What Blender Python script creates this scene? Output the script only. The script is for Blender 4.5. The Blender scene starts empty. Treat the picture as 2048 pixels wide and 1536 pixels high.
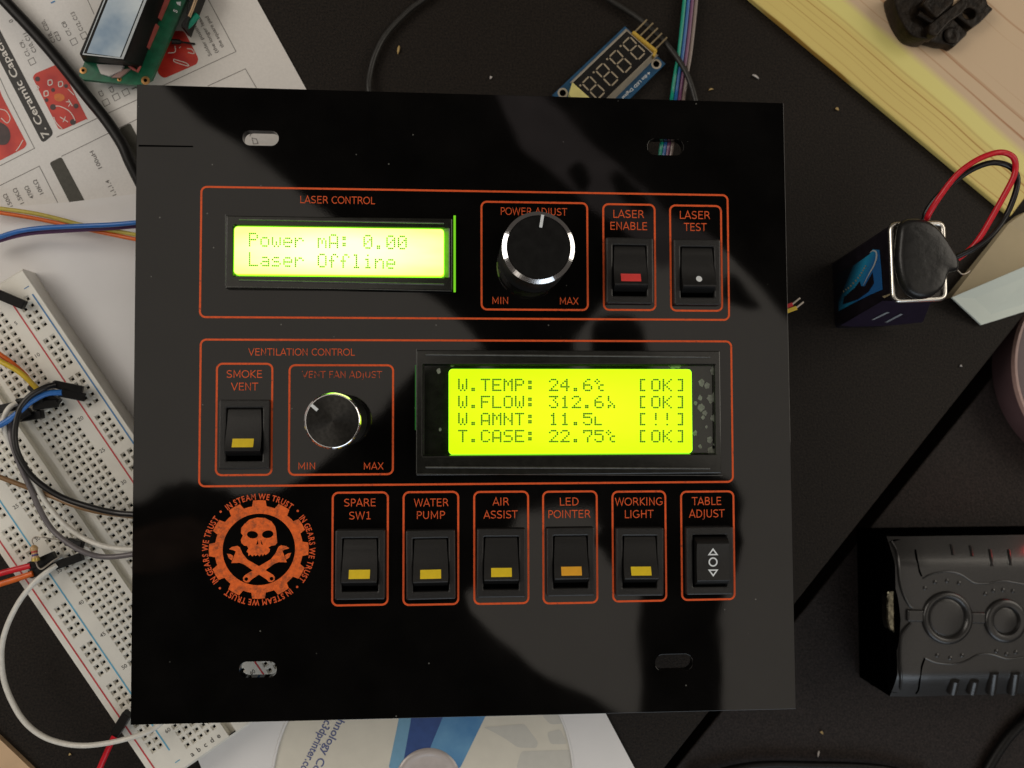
import bpy, bmesh, math, random
from mathutils import Vector, Matrix
random.seed(7)
S = bpy.context.scene
COL = S.collection
ZP = 0.036                     # top face of the acrylic panel above the table (metres)

# ------------------------------------------------------------------ camera
F, CX, CY = 1655.0, 1024.0, 768.0
CAM = Vector((-0.0051301, -0.0045408, ZP + 0.2530671))
def _rot(a, b, g):
    return (Matrix.Rotation(g, 3, 'Z') @ Matrix.Rotation(b, 3, 'Y') @ Matrix.Rotation(a, 3, 'X'))
RC = _rot(0.03836703, -0.06991278, -0.00285365)
cam_d = bpy.data.cameras.new('camera'); cam = bpy.data.objects.new('camera', cam_d); COL.objects.link(cam)
cam_d.sensor_width = 36; cam_d.lens = 36 * F / 2048; cam_d.clip_start = 0.01; cam_d.clip_end = 50
cam_d.dof.use_dof = True; cam_d.dof.focus_distance = 0.2515; cam_d.dof.aperture_fstop = 13
cam.matrix_world = Matrix.Translation(CAM) @ RC.to_4x4()
S.camera = cam

# ------------------------------------------------------------------ world, lamps, exposure
W = bpy.data.worlds.new('World'); S.world = W; W.use_nodes = True
W.node_tree.nodes['Background'].inputs[0].default_value = (1.0, 0.86, 0.74, 1)
W.node_tree.nodes['Background'].inputs[1].default_value = 0.06
def area(name, loc, target, sx, sy, power, col):
    l = bpy.data.lights.new(name, 'AREA'); l.shape = 'RECTANGLE'; l.size = sx; l.size_y = sy
    l.energy = power; l.color = col
    o = bpy.data.objects.new(name, l); COL.objects.link(o); o.location = loc
    o.rotation_euler = (Vector(target) - Vector(loc)).to_track_quat('-Z', 'Y').to_euler()
    return o
area('ceiling_lamp', (0.05, 0.0, 1.5), (0.05, 0, 0), 2.6, 2.6, 15.5, (1.0, 0.90, 0.78))
area('room_lamp', (-1.05, 0.35, 0.85), (-0.05, 0, 0), 0.9, 0.6, 7.5, (1.0, 0.92, 0.82))
area('side_lamp', (1.05, 0.30, 0.70), (0.1, 0, 0), 0.8, 0.6, 4.6, (1.0, 0.91, 0.78))
area('window_lamp', (0.25, -1.0, 0.60), (0.1, -0.05, 0), 0.9, 0.5, 3.6, (0.80, 0.90, 1.0))
S.view_settings.view_transform = 'Standard'; S.view_settings.look = 'None'
S.view_settings.exposure = -0.12; S.view_settings.gamma = 1; S.view_settings.use_curve_mapping = False
S.render.engine = 'CYCLES'
S.cycles.use_denoising = True
S.cycles.max_bounces = 8
S.cycles.caustics_reflective = False; S.cycles.caustics_refractive = False

# ------------------------------------------------------------------ pixel -> place on a plane of height z
def P(px, py, z=0.0):
    d = RC @ Vector(((px - CX) / F, -(py - CY) / F, -1.0))
    return CAM + d * ((z - CAM.z) / d.z)
def PL(pts, z=0.0): return [P(x, y, z) for x, y in pts]
def Zm(pts, ox, oy, s, z=0.0): return [P(ox + x / s, oy + y / s, z) for x, y in pts]
def pxs(pts, ox, oy, s): return [(ox + x / s, oy + y / s) for x, y in pts]

# ------------------------------------------------------------------ materials
def mat(name, col, rough=0.5, metal=0.0, var=0.12, scale=400, bump=0.0, bscale=900, spec=0.5, coat=0.0,
        emit=None, es=1.0, trans=0.0, col2=None, aniso=0.0, speck=None):
    m = bpy.data.materials.new(name); m.use_nodes = True
    nt = m.node_tree; N = nt.nodes; L = nt.links; b = N['Principled BSDF']
    tc = N.new('ShaderNodeTexCoord'); nz = N.new('ShaderNodeTexNoise')
    nz.inputs['Scale'].default_value = scale; nz.inputs['Detail'].default_value = 4
    L.new(tc.outputs['Object'], nz.inputs['Vector'])
    mx = N.new('ShaderNodeMix'); mx.data_type = 'RGBA'
    c2 = col2 or tuple(min(1, c * (1 + var)) for c in col)
    c1 = col if col2 else tuple(c * (1 - var) for c in col)
    mx.inputs['A'].default_value = (*c1, 1); mx.inputs['B'].default_value = (*c2, 1)
    rp = N.new('ShaderNodeValToRGB'); rp.color_ramp.elements[0].position = .3; rp.color_ramp.elements[1].position = .7
    L.new(nz.outputs['Fac'], rp.inputs['Fac']); L.new(rp.outputs['Color'], mx.inputs['Factor'])
    src = mx.outputs['Result']
    if speck:                                            # tiny pale dust flecks
        v = N.new('ShaderNodeTexVoronoi'); v.inputs['Scale'].default_value = speck[0]
        L.new(tc.outputs['Object'], v.inputs['Vector'])
        r2 = N.new('ShaderNodeValToRGB'); r2.color_ramp.elements[0].position = speck[1] * .6
        r2.color_ramp.elements[1].position = speck[1]
        r2.color_ramp.elements[0].color = (1, 1, 1, 1); r2.color_ramp.elements[1].color = (0, 0, 0, 1)
        L.new(v.outputs['Distance'], r2.inputs['Fac'])
        m2 = N.new('ShaderNodeMix'); m2.data_type = 'RGBA'
        L.new(r2.outputs['Color'], m2.inputs['Factor']); L.new(src, m2.inputs['A'])
        m2.inputs['B'].default_value = (*speck[2], 1); src = m2.outputs['Result']
    L.new(src, b.inputs['Base Color'])
    b.inputs['Roughness'].default_value = rough; b.inputs['Metallic'].default_value = metal
    b.inputs['Specular IOR Level'].default_value = spec; b.inputs['Coat Weight'].default_value = coat
    b.inputs['Transmission Weight'].default_value = trans
    if emit:
        b.inputs['Emission Color'].default_value = (*emit, 1); b.inputs['Emission Strength'].default_value = es
    if aniso:
        b.inputs['Anisotropic'].default_value = aniso
        tg = N.new('ShaderNodeTangent'); tg.direction_type = 'RADIAL'; tg.axis = 'Z'
        L.new(tg.outputs['Tangent'], b.inputs['Tangent'])
    if bump:
        nb = N.new('ShaderNodeTexNoise'); nb.inputs['Scale'].default_value = bscale; nb.inputs['Detail'].default_value = 5
        L.new(tc.outputs['Object'], nb.inputs['Vector'])
        bp = N.new('ShaderNodeBump'); bp.inputs['Strength'].default_value = bump; bp.inputs['Distance'].default_value = 0.0005
        L.new(nb.outputs['Fac'], bp.inputs['Height']); L.new(bp.outputs['Normal'], b.inputs['Normal'])
    return m

def wear(m, col_worn, scale, lo, hi):
    """engraved paint that has been rubbed thin in places"""
    nt = m.node_tree; N = nt.nodes; L = nt.links; b = N['Principled BSDF']
    src = b.inputs['Base Color'].links[0].from_socket
    tc = N['Texture Coordinate']; nz = N.new('ShaderNodeTexNoise'); nz.inputs['Scale'].default_value = scale
    nz.inputs['Detail'].default_value = 6; nz.inputs['Roughness'].default_value = .7
    L.new(tc.outputs['Object'], nz.inputs['Vector'])
    r = N.new('ShaderNodeValToRGB'); r.color_ramp.elements[0].position = lo; r.color_ramp.elements[1].position = hi
    L.new(nz.outputs['Fac'], r.inputs['Fac'])
    mx = N.new('ShaderNodeMix'); mx.data_type = 'RGBA'
    L.new(r.outputs['Color'], mx.inputs['Factor']); mx.inputs['A'].default_value = (*col_worn, 1)
    L.new(src, mx.inputs['B']); L.new(mx.outputs['Result'], b.inputs['Base Color'])
    return m

M = {}
M['acrylic'] = mat('black_acrylic', (0.0035, 0.0032, 0.003), 0.05, var=.3, scale=60, spec=.5, speck=(120, .034, (.11, .11, .10)))
M['table'] = mat('dark_table_laminate', (0.0110, 0.0080, 0.0058), 0.6, var=.85, scale=1500, bump=.35, bscale=1400, spec=.20, speck=(210, .035, (.05, .042, .035)))
M['desk'] = mat('dark_desk_laminate', (0.0165, 0.0122, 0.0110), 0.55, var=.8, scale=1500, bump=.35, bscale=1400, spec=.22, speck=(210, .035, (.06, .05, .045)))
M['orange'] = wear(mat('orange_engraving', (0.72, 0.085, 0.006), 0.6, var=.12, scale=1500), (.22, .035, .01), 700, .30, .42)
M['orange_text'] = wear(mat('orange_lettering', (0.72, 0.09, 0.010), 0.6, var=.15, scale=1500), (.05, .012, .006), 520, .30, .43)
M['orange_faded'] = wear(mat('orange_faded_lettering', (0.62, 0.08, 0.012), 0.6, var=.15, scale=1500), (.010, .006, .005), 620, .41, .50)
M['emblem'] = wear(mat('orange_emblem', (0.78, 0.125, 0.008), 0.65, var=.2, scale=900, bump=.3, bscale=1500), (.2, .05, .012), 420, .30, .5)
M['switch'] = mat('switch_black_plastic', (0.0125, 0.0122, 0.0118), 0.38, var=.25, scale=1600, bump=.2, bscale=2500, spec=.45)
M['rocker'] = mat('rocker_black_plastic', (0.010, 0.0098, 0.0095), 0.33, var=.2, scale=1600, bump=.08, bscale=2500, spec=.5)
M['void'] = mat('black_recess', (0.001, 0.001, 0.001), 0.9, spec=0)
M['yellow_mark'] = mat('yellow_marker', (0.80, 0.58, 0.010), 0.45, var=.06)
M['amber_mark'] = mat('amber_marker', (0.82, 0.40, 0.02), 0.45, var=.06)
M['red_mark'] = mat('red_marker', (0.75, 0.055, 0.05), 0.45, var=.06)
M['white_mark'] = mat('white_marker', (0.72, 0.76, 0.78), 0.5, var=.05)
M['knob'] = mat('knob_black_metal', (0.012, 0.012, 0.012), 0.30, metal=.0, var=.2, scale=700, spec=.6)
M['knob_face'] = mat('knob_brushed_face', (0.045, 0.044, 0.042), 0.34, metal=1.0, var=.25, scale=900, aniso=.8)
M['knob_matte'] = mat('knob_matte_face', (0.005, 0.005, 0.0048), 0.5, var=.5, scale=350, spec=.16)
M['chrome'] = mat('chrome_trim', (0.92, 0.92, 0.93), 0.10, metal=1.0, var=.05, scale=300)
M['screen_glow'] = mat('added_screen_glow', (.02, .05, .0), .3, emit=(0.30, 1.0, 0.02), es=3.2)  # emissive sides added to spread green glow round the screens
M['lcd_frame'] = mat('display_frame_black', (0.012, 0.012, 0.010), 0.16, var=.25, scale=500, spec=.55)
M['lcd_glass'] = mat('display_glass', (0.010, 0.011, 0.008), 0.06, var=.3, scale=300, spec=.6)
M['screen_small'] = mat('lit_screen_pale', (.05, .06, .01), .3, emit=(0.86, 1.0, 0.27), es=2.6)
M['text_small'] = mat('screen_text_pale', (.02, .05, .0), .4, emit=(0.10, 0.42, 0.01), es=1.0)
M['screen_big'] = mat('lit_screen_yellow', (.05, .06, .0), .3, emit=(0.72, 1.0, 0.0), es=1.3)
M['text_big'] = mat('screen_text_green', (.01, .03, .0), .4, emit=(0.012, 0.10, 0.003), es=1.0)
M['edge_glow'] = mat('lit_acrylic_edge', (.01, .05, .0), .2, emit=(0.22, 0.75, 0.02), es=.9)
M['paper'] = mat('printed_paper', (0.72, 0.70, 0.675), 0.7, var=.035, scale=1200, bump=.05)
M['paper_white'] = mat('plain_white_paper', (0.76, 0.75, 0.745), 0.65, var=.03, scale=60, bump=.04)
M['ink'] = mat('black_ink', (0.03, 0.028, 0.026), 0.6)
M['ink_grey'] = mat('grey_ink', (0.16, 0.15, 0.14), 0.6)
M['ink_white'] = mat('unprinted_white', (0.70, 0.67, 0.62), 0.7)
M['photo_red'] = mat('red_printed_photo', (0.42, 0.012, 0.010), 0.5, col2=(0.62, 0.045, 0.022), scale=160)
M['photo_dark'] = mat('dark_printed_patch', (0.045, 0.02, 0.02), 0.5, var=.4, scale=400)
M['photo_amber'] = mat('amber_printed_patch', (0.62, 0.16, 0.02), 0.5, var=.2)
M['charcoal_bar'] = mat('charcoal_print', (0.055, 0.052, 0.040), 0.65, var=.15, scale=900)
M['board'] = mat('breadboard_plastic', (0.76, 0.74, 0.67), 0.40, var=.04, scale=200, bump=.05)
M['rail_red'] = mat('rail_red_print', (0.55, 0.05, 0.06), 0.5)
M['rail_blue'] = mat('rail_blue_print', (0.05, 0.20, 0.42), 0.5)
M['rail_cyan'] = mat('rail_light_blue_print', (0.12, 0.40, 0.58), 0.5)
M['pcb_green'] = mat('green_circuit_board', (0.006, 0.115, 0.055), 0.35, var=.3, scale=350)
M['pcb_blue'] = mat('blue_circuit_board', (0.010, 0.075, 0.17), 0.35, var=.25, scale=350)
M['copper'] = mat('copper_pad', (0.42, 0.22, 0.07), 0.4, metal=.6, var=.3, scale=900)
M['solder'] = mat('tinned_metal', (0.55, 0.50, 0.44), 0.3, metal=.9, var=.15)
M['brass'] = mat('brassy_pin', (0.50, 0.40, 0.24), 0.32, metal=.9, var=.15)
M['header_yellow'] = mat('yellow_header_plastic', (0.55, 0.36, 0.05), 0.45, var=.12, scale=900)
M['tape_yellow'] = mat('pale_yellow_plastic', (0.66, 0.60, 0.22), 0.5, var=.08)
M['seg_face'] = mat('segment_display_face', (0.006, 0.0055, 0.005), 0.25, var=.2)
M['segment'] = mat('unlit_segment', (0.36, 0.30, 0.21), 0.5, var=.12, scale=900)
M['seg_body'] = mat('segment_display_shell', (0.44, 0.39, 0.31), 0.5, var=.08)
M['black_rubber'] = mat('black_rubber', (0.0045, 0.004, 0.004), 0.45, var=.25, scale=600, bump=.1, spec=.25)
M['cable_grey'] = mat('dull_black_cable', (0.022, 0.021, 0.019), 0.42, var=.25, scale=600, spec=.45)
M['housing'] = mat('black_connector_plastic', (0.0035, 0.0034, 0.0034), 0.36, var=.3, scale=900, bump=.15, spec=.25)
for k, c in dict(yellow=(.62, .43, .03), orange=(.68, .13, .015), blue=(.02, .14, .46), purple=(.10, .03, .10), red=(.60, .008, .02),
                 black=(.006, .0055, .006), white=(.70, .68, .62), grey=(.14, .125, .13), brown=(.22, .12, .05), green=(.005, .30, .20),
                 ribblue=(.02, .12, .36), ribpurple=(.17, .06, .14), ribgrey=(.22, .17, .15), dimyellow=(.50, .40, .07)).items():
    M['w_' + k] = mat(k + '_wire_insulation', c, 0.35, var=.08, scale=700, spec=.5)
M['resistor'] = mat('resistor_body', (0.52, 0.33, 0.15), 0.35, var=.08, coat=.3)
M['band_red'] = mat('resistor_red_band', (0.42, 0.05, 0.03), 0.35)
M['band_violet'] = mat('resistor_violet_band', (0.07, 0.05, 0.16), 0.35)
M['band_gold'] = mat('resistor_gold_band', (0.55, 0.42, 0.10), 0.3, metal=.4)
M['wood_tan'] = mat('tan_wood', (0.58, 0.40, 0.24), 0.55, var=.06, scale=120)
M['carton'] = mat('cream_carton', (0.50, 0.42, 0.27), 0.6, var=.1, scale=40, bump=.06)
M['carton_white'] = mat('pale_carton', (0.68, 0.74, 0.66), 0.6, var=.03, scale=60)
M['lid'] = mat('pinkish_clear_plastic', (0.10, 0.062, 0.066), 0.25, var=.12, scale=60)
M['lid_rim'] = mat('pinkish_plastic_rim', (0.38, 0.25, 0.22), 0.25, var=.08)
M['case'] = mat('black_case_plastic', (0.014, 0.0132, 0.0128), 0.30, var=.2, scale=1500, bump=.12, bscale=2200, spec=.6)
M['case_shaded'] = mat('shaded_case_plastic', (0.001, 0.001, 0.001), 0.7, var=.2, spec=.0)  # the case's plastic blackened for the shade on its walls and end
M['steel'] = mat('steel_catch', (0.16, 0.15, 0.11), 0.22, metal=1.0, var=.7, scale=420, bump=.6, bscale=330)
M['bat_dark'] = mat('battery_dark_jacket', (0.010, 0.008, 0.012), 0.3, var=.3, scale=300)
M['bat_purple'] = mat('battery_indigo_jacket', (0.022, 0.014, 0.040), 0.3, var=.2, scale=300)
M['bat_cap'] = mat('battery_top_plate', (0.035, 0.028, 0.022), 0.45, var=.4, scale=500)
M['bat_rim'] = mat('battery_steel_rim', (0.92, 0.89, 0.82), 0.30, metal=1.0, var=.08)
M['silver_ink'] = mat('silver_print', (0.42, 0.46, 0.48), 0.35, var=.1)
M['gold_ink'] = mat('gold_print', (0.30, 0.25, 0.15), 0.4, var=.3, scale=1500)
M['vinyl'] = mat('black_soft_vinyl', (0.010, 0.0098, 0.0095), 0.34, var=.25, scale=700, bump=.45, bscale=230, spec=.4)
M['bracket'] = mat('dark_bronze_metal', (0.012, 0.008, 0.005), 0.34, metal=.3, var=.6, scale=500, bump=.5, bscale=500, spec=.22)
M['disc'] = mat('printed_disc_cream', (0.70, 0.665, 0.57), 0.3, var=.03, scale=200)
M['disc_lblue'] = mat('disc_light_blue_print', (0.17, 0.36, 0.52), 0.4, var=.05)
M['disc_dblue'] = mat('disc_dark_blue_print', (0.030, 0.075, 0.25), 0.4, var=.1)
M['disc_mblue'] = mat('disc_mid_blue_print', (0.045, 0.19, 0.43), 0.4, col2=(0.16, 0.37, 0.58), scale=75)
M['disc_grey'] = mat('disc_grey_print', (0.57, 0.555, 0.50), 0.4, var=.03)
M['disc_hub'] = mat('clear_disc_hub', (0.50, 0.45, 0.43), 0.18, var=.04, coat=.5)
M['blue_ink'] = mat('blue_ink', (0.085, 0.11, 0.26), 0.5)
M['white_part'] = mat('white_component', (0.62, 0.58, 0.55), 0.45, var=.05)
M['red_strip'] = mat('dull_red_strip', (0.42, 0.09, 0.075), 0.5, var=.15)
M['film_reflection'] = mat('painted_film_reflection', (0.10, 0.21, 0.35), 0.15, col2=(0.80, 0.86, 0.86), scale=42, bump=.5, bscale=60, coat=.3)  # bright reflection on the film put into blue and white colour
M['crumb_tan'] = mat('tan_crumb', (0.5, 0.35, 0.14), 0.6)
M['crumb_white'] = mat('pale_crumb', (0.55, 0.52, 0.5), 0.6)
M['inner_bezel'] = mat('display_glow_bezel', (0.13, 0.14, 0.11), 0.4, var=.2, scale=500)  # pale greenish slope added to catch the screen's glow
M['lit_bezel'] = mat('display_lit_bezel', (0.07, 0.07, 0.065), 0.2, var=.2, scale=500, spec=.7)  # light caught on the ridges put in as a paler plastic
M['overhead'] = mat('dark_overhead', (0.006, 0.0055, 0.005), 0.9, spec=.05)

def backlight(m, edge, lo=.55, hi=1.25):
    """the lamp behind a display is strongest in the middle and greener towards the rim"""
    nt = m.node_tree; N = nt.nodes; L = nt.links; b = N['Principled BSDF']; c = tuple(b.inputs['Emission Color'].default_value)
    tc = N['Texture Coordinate']; vs = N.new('ShaderNodeVectorMath'); vs.operation = 'MULTIPLY_ADD'; vs.inputs[1].default_value = (2, 2, 0); vs.inputs[2].default_value = (-1, -1, 0)
    L.new(tc.outputs['Generated'], vs.inputs[0]); ln = N.new('ShaderNodeVectorMath'); ln.operation = 'LENGTH'; L.new(vs.outputs[0], ln.inputs[0])
    nz = N.new('ShaderNodeTexNoise'); nz.inputs['Scale'].default_value = 5; L.new(tc.outputs['Generated'], nz.inputs['Vector'])
    ad = N.new('ShaderNodeMath'); ad.operation = 'MULTIPLY_ADD'; L.new(nz.outputs['Fac'], ad.inputs[0]); ad.inputs[1].default_value = .3; L.new(ln.outputs['Value'], ad.inputs[2])
    mr = N.new('ShaderNodeMapRange'); mr.inputs['From Min'].default_value = lo; mr.inputs['From Max'].default_value = hi + .15; L.new(ad.outputs[0], mr.inputs['Value'])
    mx = N.new('ShaderNodeMix'); mx.data_type = 'RGBA'; mx.inputs['A'].default_value = c; mx.inputs['B'].default_value = (*edge, 1); L.new(mr.outputs[0], mx.inputs['Factor']); L.new(mx.outputs['Result'], b.inputs['Emission Color'])
M['screen_small'].node_tree.nodes['Principled BSDF'].inputs['Emission Color'].default_value = (.90, 1.0, .34, 1)
backlight(M['screen_small'], (.62, 1.0, .14))
M['screen_big'].node_tree.nodes['Principled BSDF'].inputs['Emission Color'].default_value = (.76, 1.0, .008, 1)
backlight(M['screen_big'], (.62, .92, .0))
def smudge(m, lo, hi, wav):
    nt = m.node_tree; N = nt.nodes; L = nt.links; b = N['Principled BSDF']; tc = N['Texture Coordinate']
    n1 = N.new('ShaderNodeTexNoise'); n1.inputs['Scale'].default_value = 26; n1.inputs['Detail'].default_value = 6; n1.inputs['Roughness'].default_value = .65; L.new(tc.outputs['Object'], n1.inputs['Vector'])
    mr = N.new('ShaderNodeMapRange'); mr.inputs['From Min'].default_value = .35; mr.inputs['From Max'].default_value = .7; mr.inputs['To Min'].default_value = lo; mr.inputs['To Max'].default_value = hi
    L.new(n1.outputs['Fac'], mr.inputs['Value']); L.new(mr.outputs[0], b.inputs['Roughness'])
    n2 = N.new('ShaderNodeTexNoise'); n2.inputs['Scale'].default_value = 14; n2.inputs['Detail'].default_value = 2; L.new(tc.outputs['Object'], n2.inputs['Vector'])
    n3 = N.new('ShaderNodeTexNoise'); n3.inputs['Scale'].default_value = 2600; L.new(tc.outputs['Object'], n3.inputs['Vector'])
    ad = N.new('ShaderNodeMath'); ad.operation = 'MULTIPLY_ADD'; L.new(n3.outputs['Fac'], ad.inputs[0]); ad.inputs[1].default_value = .0022; L.new(n2.outputs['Fac'], ad.inputs[2])
    bp = N.new('ShaderNodeBump'); bp.inputs['Strength'].default_value = 1; bp.inputs['Distance'].default_value = wav; L.new(ad.outputs[0], bp.inputs['Height']); L.new(bp.outputs['Normal'], b.inputs['Normal'])
smudge(M['acrylic'], .025, .07, .0006)

# ------------------------------------------------------------------ mesh helpers
ORG = {}
class MB:
    def __init__(s): s.v = []; s.f = []; s.i = []
    def add(s, vs, fs, idx=0):
        o = len(s.v); s.v += [Vector(v) for v in vs]; s.f += [tuple(o + k for k in f) for f in fs]; s.i += [idx] * len(fs); return s
    def prism(s, pts, z0=None, z1=None, top=None, idx=0):
        """outline pts (world xy); z0..z1, or a second ring `top` of 3-D points"""
        if top is None:
            bot = [Vector((p[0], p[1], z0)) for p in pts]; tp = [Vector((p[0], p[1], z1)) for p in pts]
        else: bot = [Vector(p) for p in pts]; tp = [Vector(p) for p in top]
        n = len(bot)
        ar = sum(bot[k].x * bot[(k + 1) % n].y - bot[(k + 1) % n].x * bot[k].y for k in range(n))
        if ar < 0: bot.reverse(); tp.reverse()
        return s.add(bot + tp, [tuple(range(n - 1, -1, -1)), tuple(range(n, 2 * n))] +
                     [(k, (k + 1) % n, n + (k + 1) % n, n + k) for k in range(n)], idx)
    def box(s, a, b, w, h, idx=0, up=Vector((0, 0, 1))):
        """bar from a to b, width w, height h"""
        a = Vector(a); b = Vector(b); d = (b - a).normalized(); sd = d.cross(up).normalized() * w / 2; u = sd.cross(d).normalized() * h / 2
        vs = [p + x * sd + y * u for p in (a, b) for x, y in ((-1, -1), (1, -1), (1, 1), (-1, 1))]
        return s.add(vs, [(0, 3, 2, 1)[::-1], (4, 5, 6, 7)[::-1], (0, 1, 5, 4)[::-1], (1, 2, 6, 5)[::-1], (2, 3, 7, 6)[::-1], (3, 0, 4, 7)[::-1]], idx)
    def tube(s, pts, r, seg=10, idx=0, cap=True):
        n = len(pts); t0 = None; rings = []
        for k in range(n):
            d = (pts[min(k + 1, n - 1)] - pts[max(k - 1, 0)]).normalized()
            if t0 is None: u = d.cross(Vector((0, 0, 1))); u = u if u.length > 1e-4 else Vector((1, 0, 0))
            else: u = t0 - d * t0.dot(d)
            u.normalize(); t0 = u; w = d.cross(u); rr = r[k] if isinstance(r, (list, tuple)) else r
            rings.append([pts[k] + (u * math.cos(a) + w * math.sin(a)) * rr for a in [2 * math.pi * q / seg for q in range(seg)]])
        vs = [v for rg in rings for v in rg]; fs = []
        for k in range(n - 1):
            for q in range(seg):
                q2 = (q + 1) % seg; fs.append((k * seg + q, k * seg + q2, (k + 1) * seg + q2, (k + 1) * seg + q))
        if cap: fs += [tuple(range(seg - 1, -1, -1)), tuple((n - 1) * seg + q for q in range(seg))]
        return s.add(vs, fs, idx)
    def lathe(s, c, prof, seg=64, idx=0, shift=None, cap=True):
        """prof: (radius, z); shift(z) moves the axis"""
        vs = []; fs = []; n = len(prof)
        for r, z in prof:
            o = shift(z) if shift else Vector((0, 0, 0))
            for q in range(seg):
                a = 2 * math.pi * q / seg; vs.append(Vector((c[0] + o.x + r * math.cos(a), c[1] + o.y + r * math.sin(a), z)))
        for k in range(n - 1):
            for q in range(seg):
                q2 = (q + 1) % seg; fs.append((k * seg + q, k * seg + q2, (k + 1) * seg + q2, (k + 1) * seg + q))
        if cap and prof[-1][0] > 1e-6: fs.append(tuple((n - 1) * seg + q for q in range(seg)))
        if cap and prof[0][0] > 1e-6: fs.append(tuple(seg - 1 - q for q in range(seg)))
        return s.add(vs, fs, idx)
    def build(s, name, mats, parent=None, smooth=False, base=None):
        o = ORG[parent.name] if parent else Vector(base or (0, 0, 0))
        me = bpy.data.meshes.new(name); me.from_pydata([v - o for v in s.v], [], s.f)
        for m in (mats if isinstance(mats, (list, tuple)) else [mats]): me.materials.append(m)
        for p, i in zip(me.polygons, s.i): p.material_index = i
        if smooth:
            for p in me.polygons: p.use_smooth = True
            me.set_sharp_from_angle(angle=math.radians(40))
        me.validate()
        ob = bpy.data.objects.new(name, me); COL.objects.link(ob)
        if parent: ob.parent = parent
        else: ob.location = o
        ORG[ob.name] = o
        return ob

def tag(o, label=None, cat=None, group=None, kind=None):
    for k, v in (('label', label), ('category', cat), ('group', group), ('kind', kind)):
        if v: o[k] = v
    return o
def thing(name, base, label, cat, group=None):
    o = bpy.data.objects.new(name, None); COL.objects.link(o); o.location = base; o.empty_display_size = .01
    ORG[o.name] = Vector(base); return tag(o, label, cat, group)

def cat_rom(pts, n=8):
    pts = [Vector(p) for p in pts]; q = [pts[0] * 2 - pts[1]] + pts + [pts[-1] * 2 - pts[-2]]; out = []
    for k in range(1, len(q) - 2):
        a, b, c, d = q[k - 1:k + 3]
        for j in range(n):
            t = j / n
            out.append(.5 * ((2 * b) + (c - a) * t + (2 * a - 5 * b + 4 * c - d) * t * t + (3 * b - a - 3 * c + d) * t ** 3))
    return out + [pts[-1]]
def rrect(x0, y0, x1, y1, r, n=6):
    out = []
    for cx, cy, a0 in ((x1 - r, y1 - r, 0), (x0 + r, y1 - r, 90), (x0 + r, y0 + r, 180), (x1 - r, y0 + r, 270)):
        out += [(cx + r * math.cos(math.radians(a0 + 90 * k / n)), cy + r * math.sin(math.radians(a0 + 90 * k / n))) for k in range(n + 1)]
    return out
def round_poly(pts, r, n=4):
    out = []; N = len(pts)
    for k in range(N):
        a, b, c = Vector(pts[k - 1][:2]), Vector(pts[k][:2]), Vector(pts[(k + 1) % N][:2])
        d1 = (a - b); d2 = (c - b); rr = min(r, d1.length * .45, d2.length * .45)
        p, q = b + d1.normalized() * rr, b + d2.normalized() * rr
        for j in range(n + 1):
            t = j / n; out.append(tuple(p * (1 - t) ** 2 + b * 2 * t * (1 - t) + q * t * t))
    return out

def fill2d(loops, z0, z1, bevel=0.0):
    """prism with holes through a filled 2-D curve: returns verts, faces"""
    cu = bpy.data.curves.new('c', 'CURVE'); cu.dimensions = '2D'; cu.fill_mode = 'BOTH'
    for lp in loops:
        sp = cu.splines.new('POLY'); sp.points.add(len(lp) - 1); sp.use_cyclic_u = True
        for p, v in zip(sp.points, lp): p.co = (v[0] * 100, v[1] * 100, 0, 1)
    cu.extrude = max(0.0, (z1 - z0) / 2 - bevel) * 100
    if bevel: cu.bevel_depth = bevel * 100; cu.bevel_resolution = 1; cu.offset = -bevel * 100
    ob = bpy.data.objects.new('c', cu); me = bpy.data.meshes.new_from_object(ob)
    vs = [Vector((v.co.x / 100, v.co.y / 100, v.co.z / 100 + (z0 + z1) / 2)) for v in me.vertices]
    fs = [tuple(p.vertices) for p in me.polygons]
    bpy.data.objects.remove(ob); bpy.data.curves.remove(cu); bpy.data.meshes.remove(me)
    return vs, fs
def flat2d(loops, z):
    cu_v, cu_f = fill2d(loops, z, z)
    return cu_v, cu_f

_TX = {}
def text_geo(body, bold=0.0, shear=0.0):
    """glyph outlines: verts with the baseline at y=0, cap height 1, x from 0"""
    k = (body, bold, shear)
    if k in _TX: return _TX[k]
    def raw(b):
        cu = bpy.data.curves.new('t', 'FONT'); cu.body = b; cu.size = 1; cu.resolution_u = 3; cu.offset = bold; cu.shear = shear
        ob = bpy.data.objects.new('t', cu); me = bpy.data.meshes.new_from_object(ob)
        r = [v.co.copy() for v in me.vertices], [tuple(p.vertices) for p in me.polygons]
        bpy.data.objects.remove(ob); bpy.data.curves.remove(cu); bpy.data.meshes.remove(me); return r
    hv, _ = raw('H'); cap = max(v.y for v in hv) - 2 * bold
    vs, fs = raw(body); x0 = min(v.x for v in vs); x1 = max(v.x for v in vs)
    _TX[k] = ([Vector(((v.x - x0) / cap, v.y / cap, 0)) for v in vs], fs, (x1 - x0) / cap); return _TX[k]
def text_on(mb, body, c, ex, ey, cap, width=None, n=None, anchor='c', bold=0.0, lift=0.0):
    """write text centred at c (3-D) with axes ex, ey (unit), cap height and optional total width in metres"""
    vs, fs, w = text_geo(body, bold)
    sx = (width / w) if width else cap
    ax = {'c': w / 2, 'l': 0, 'r': w}[anchor]
    n = n or ex.cross(ey)
    return mb.add([c + ex * ((v.x - ax) * sx) + ey * ((v.y - .5) * cap) + n * lift for v in vs], fs)

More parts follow.
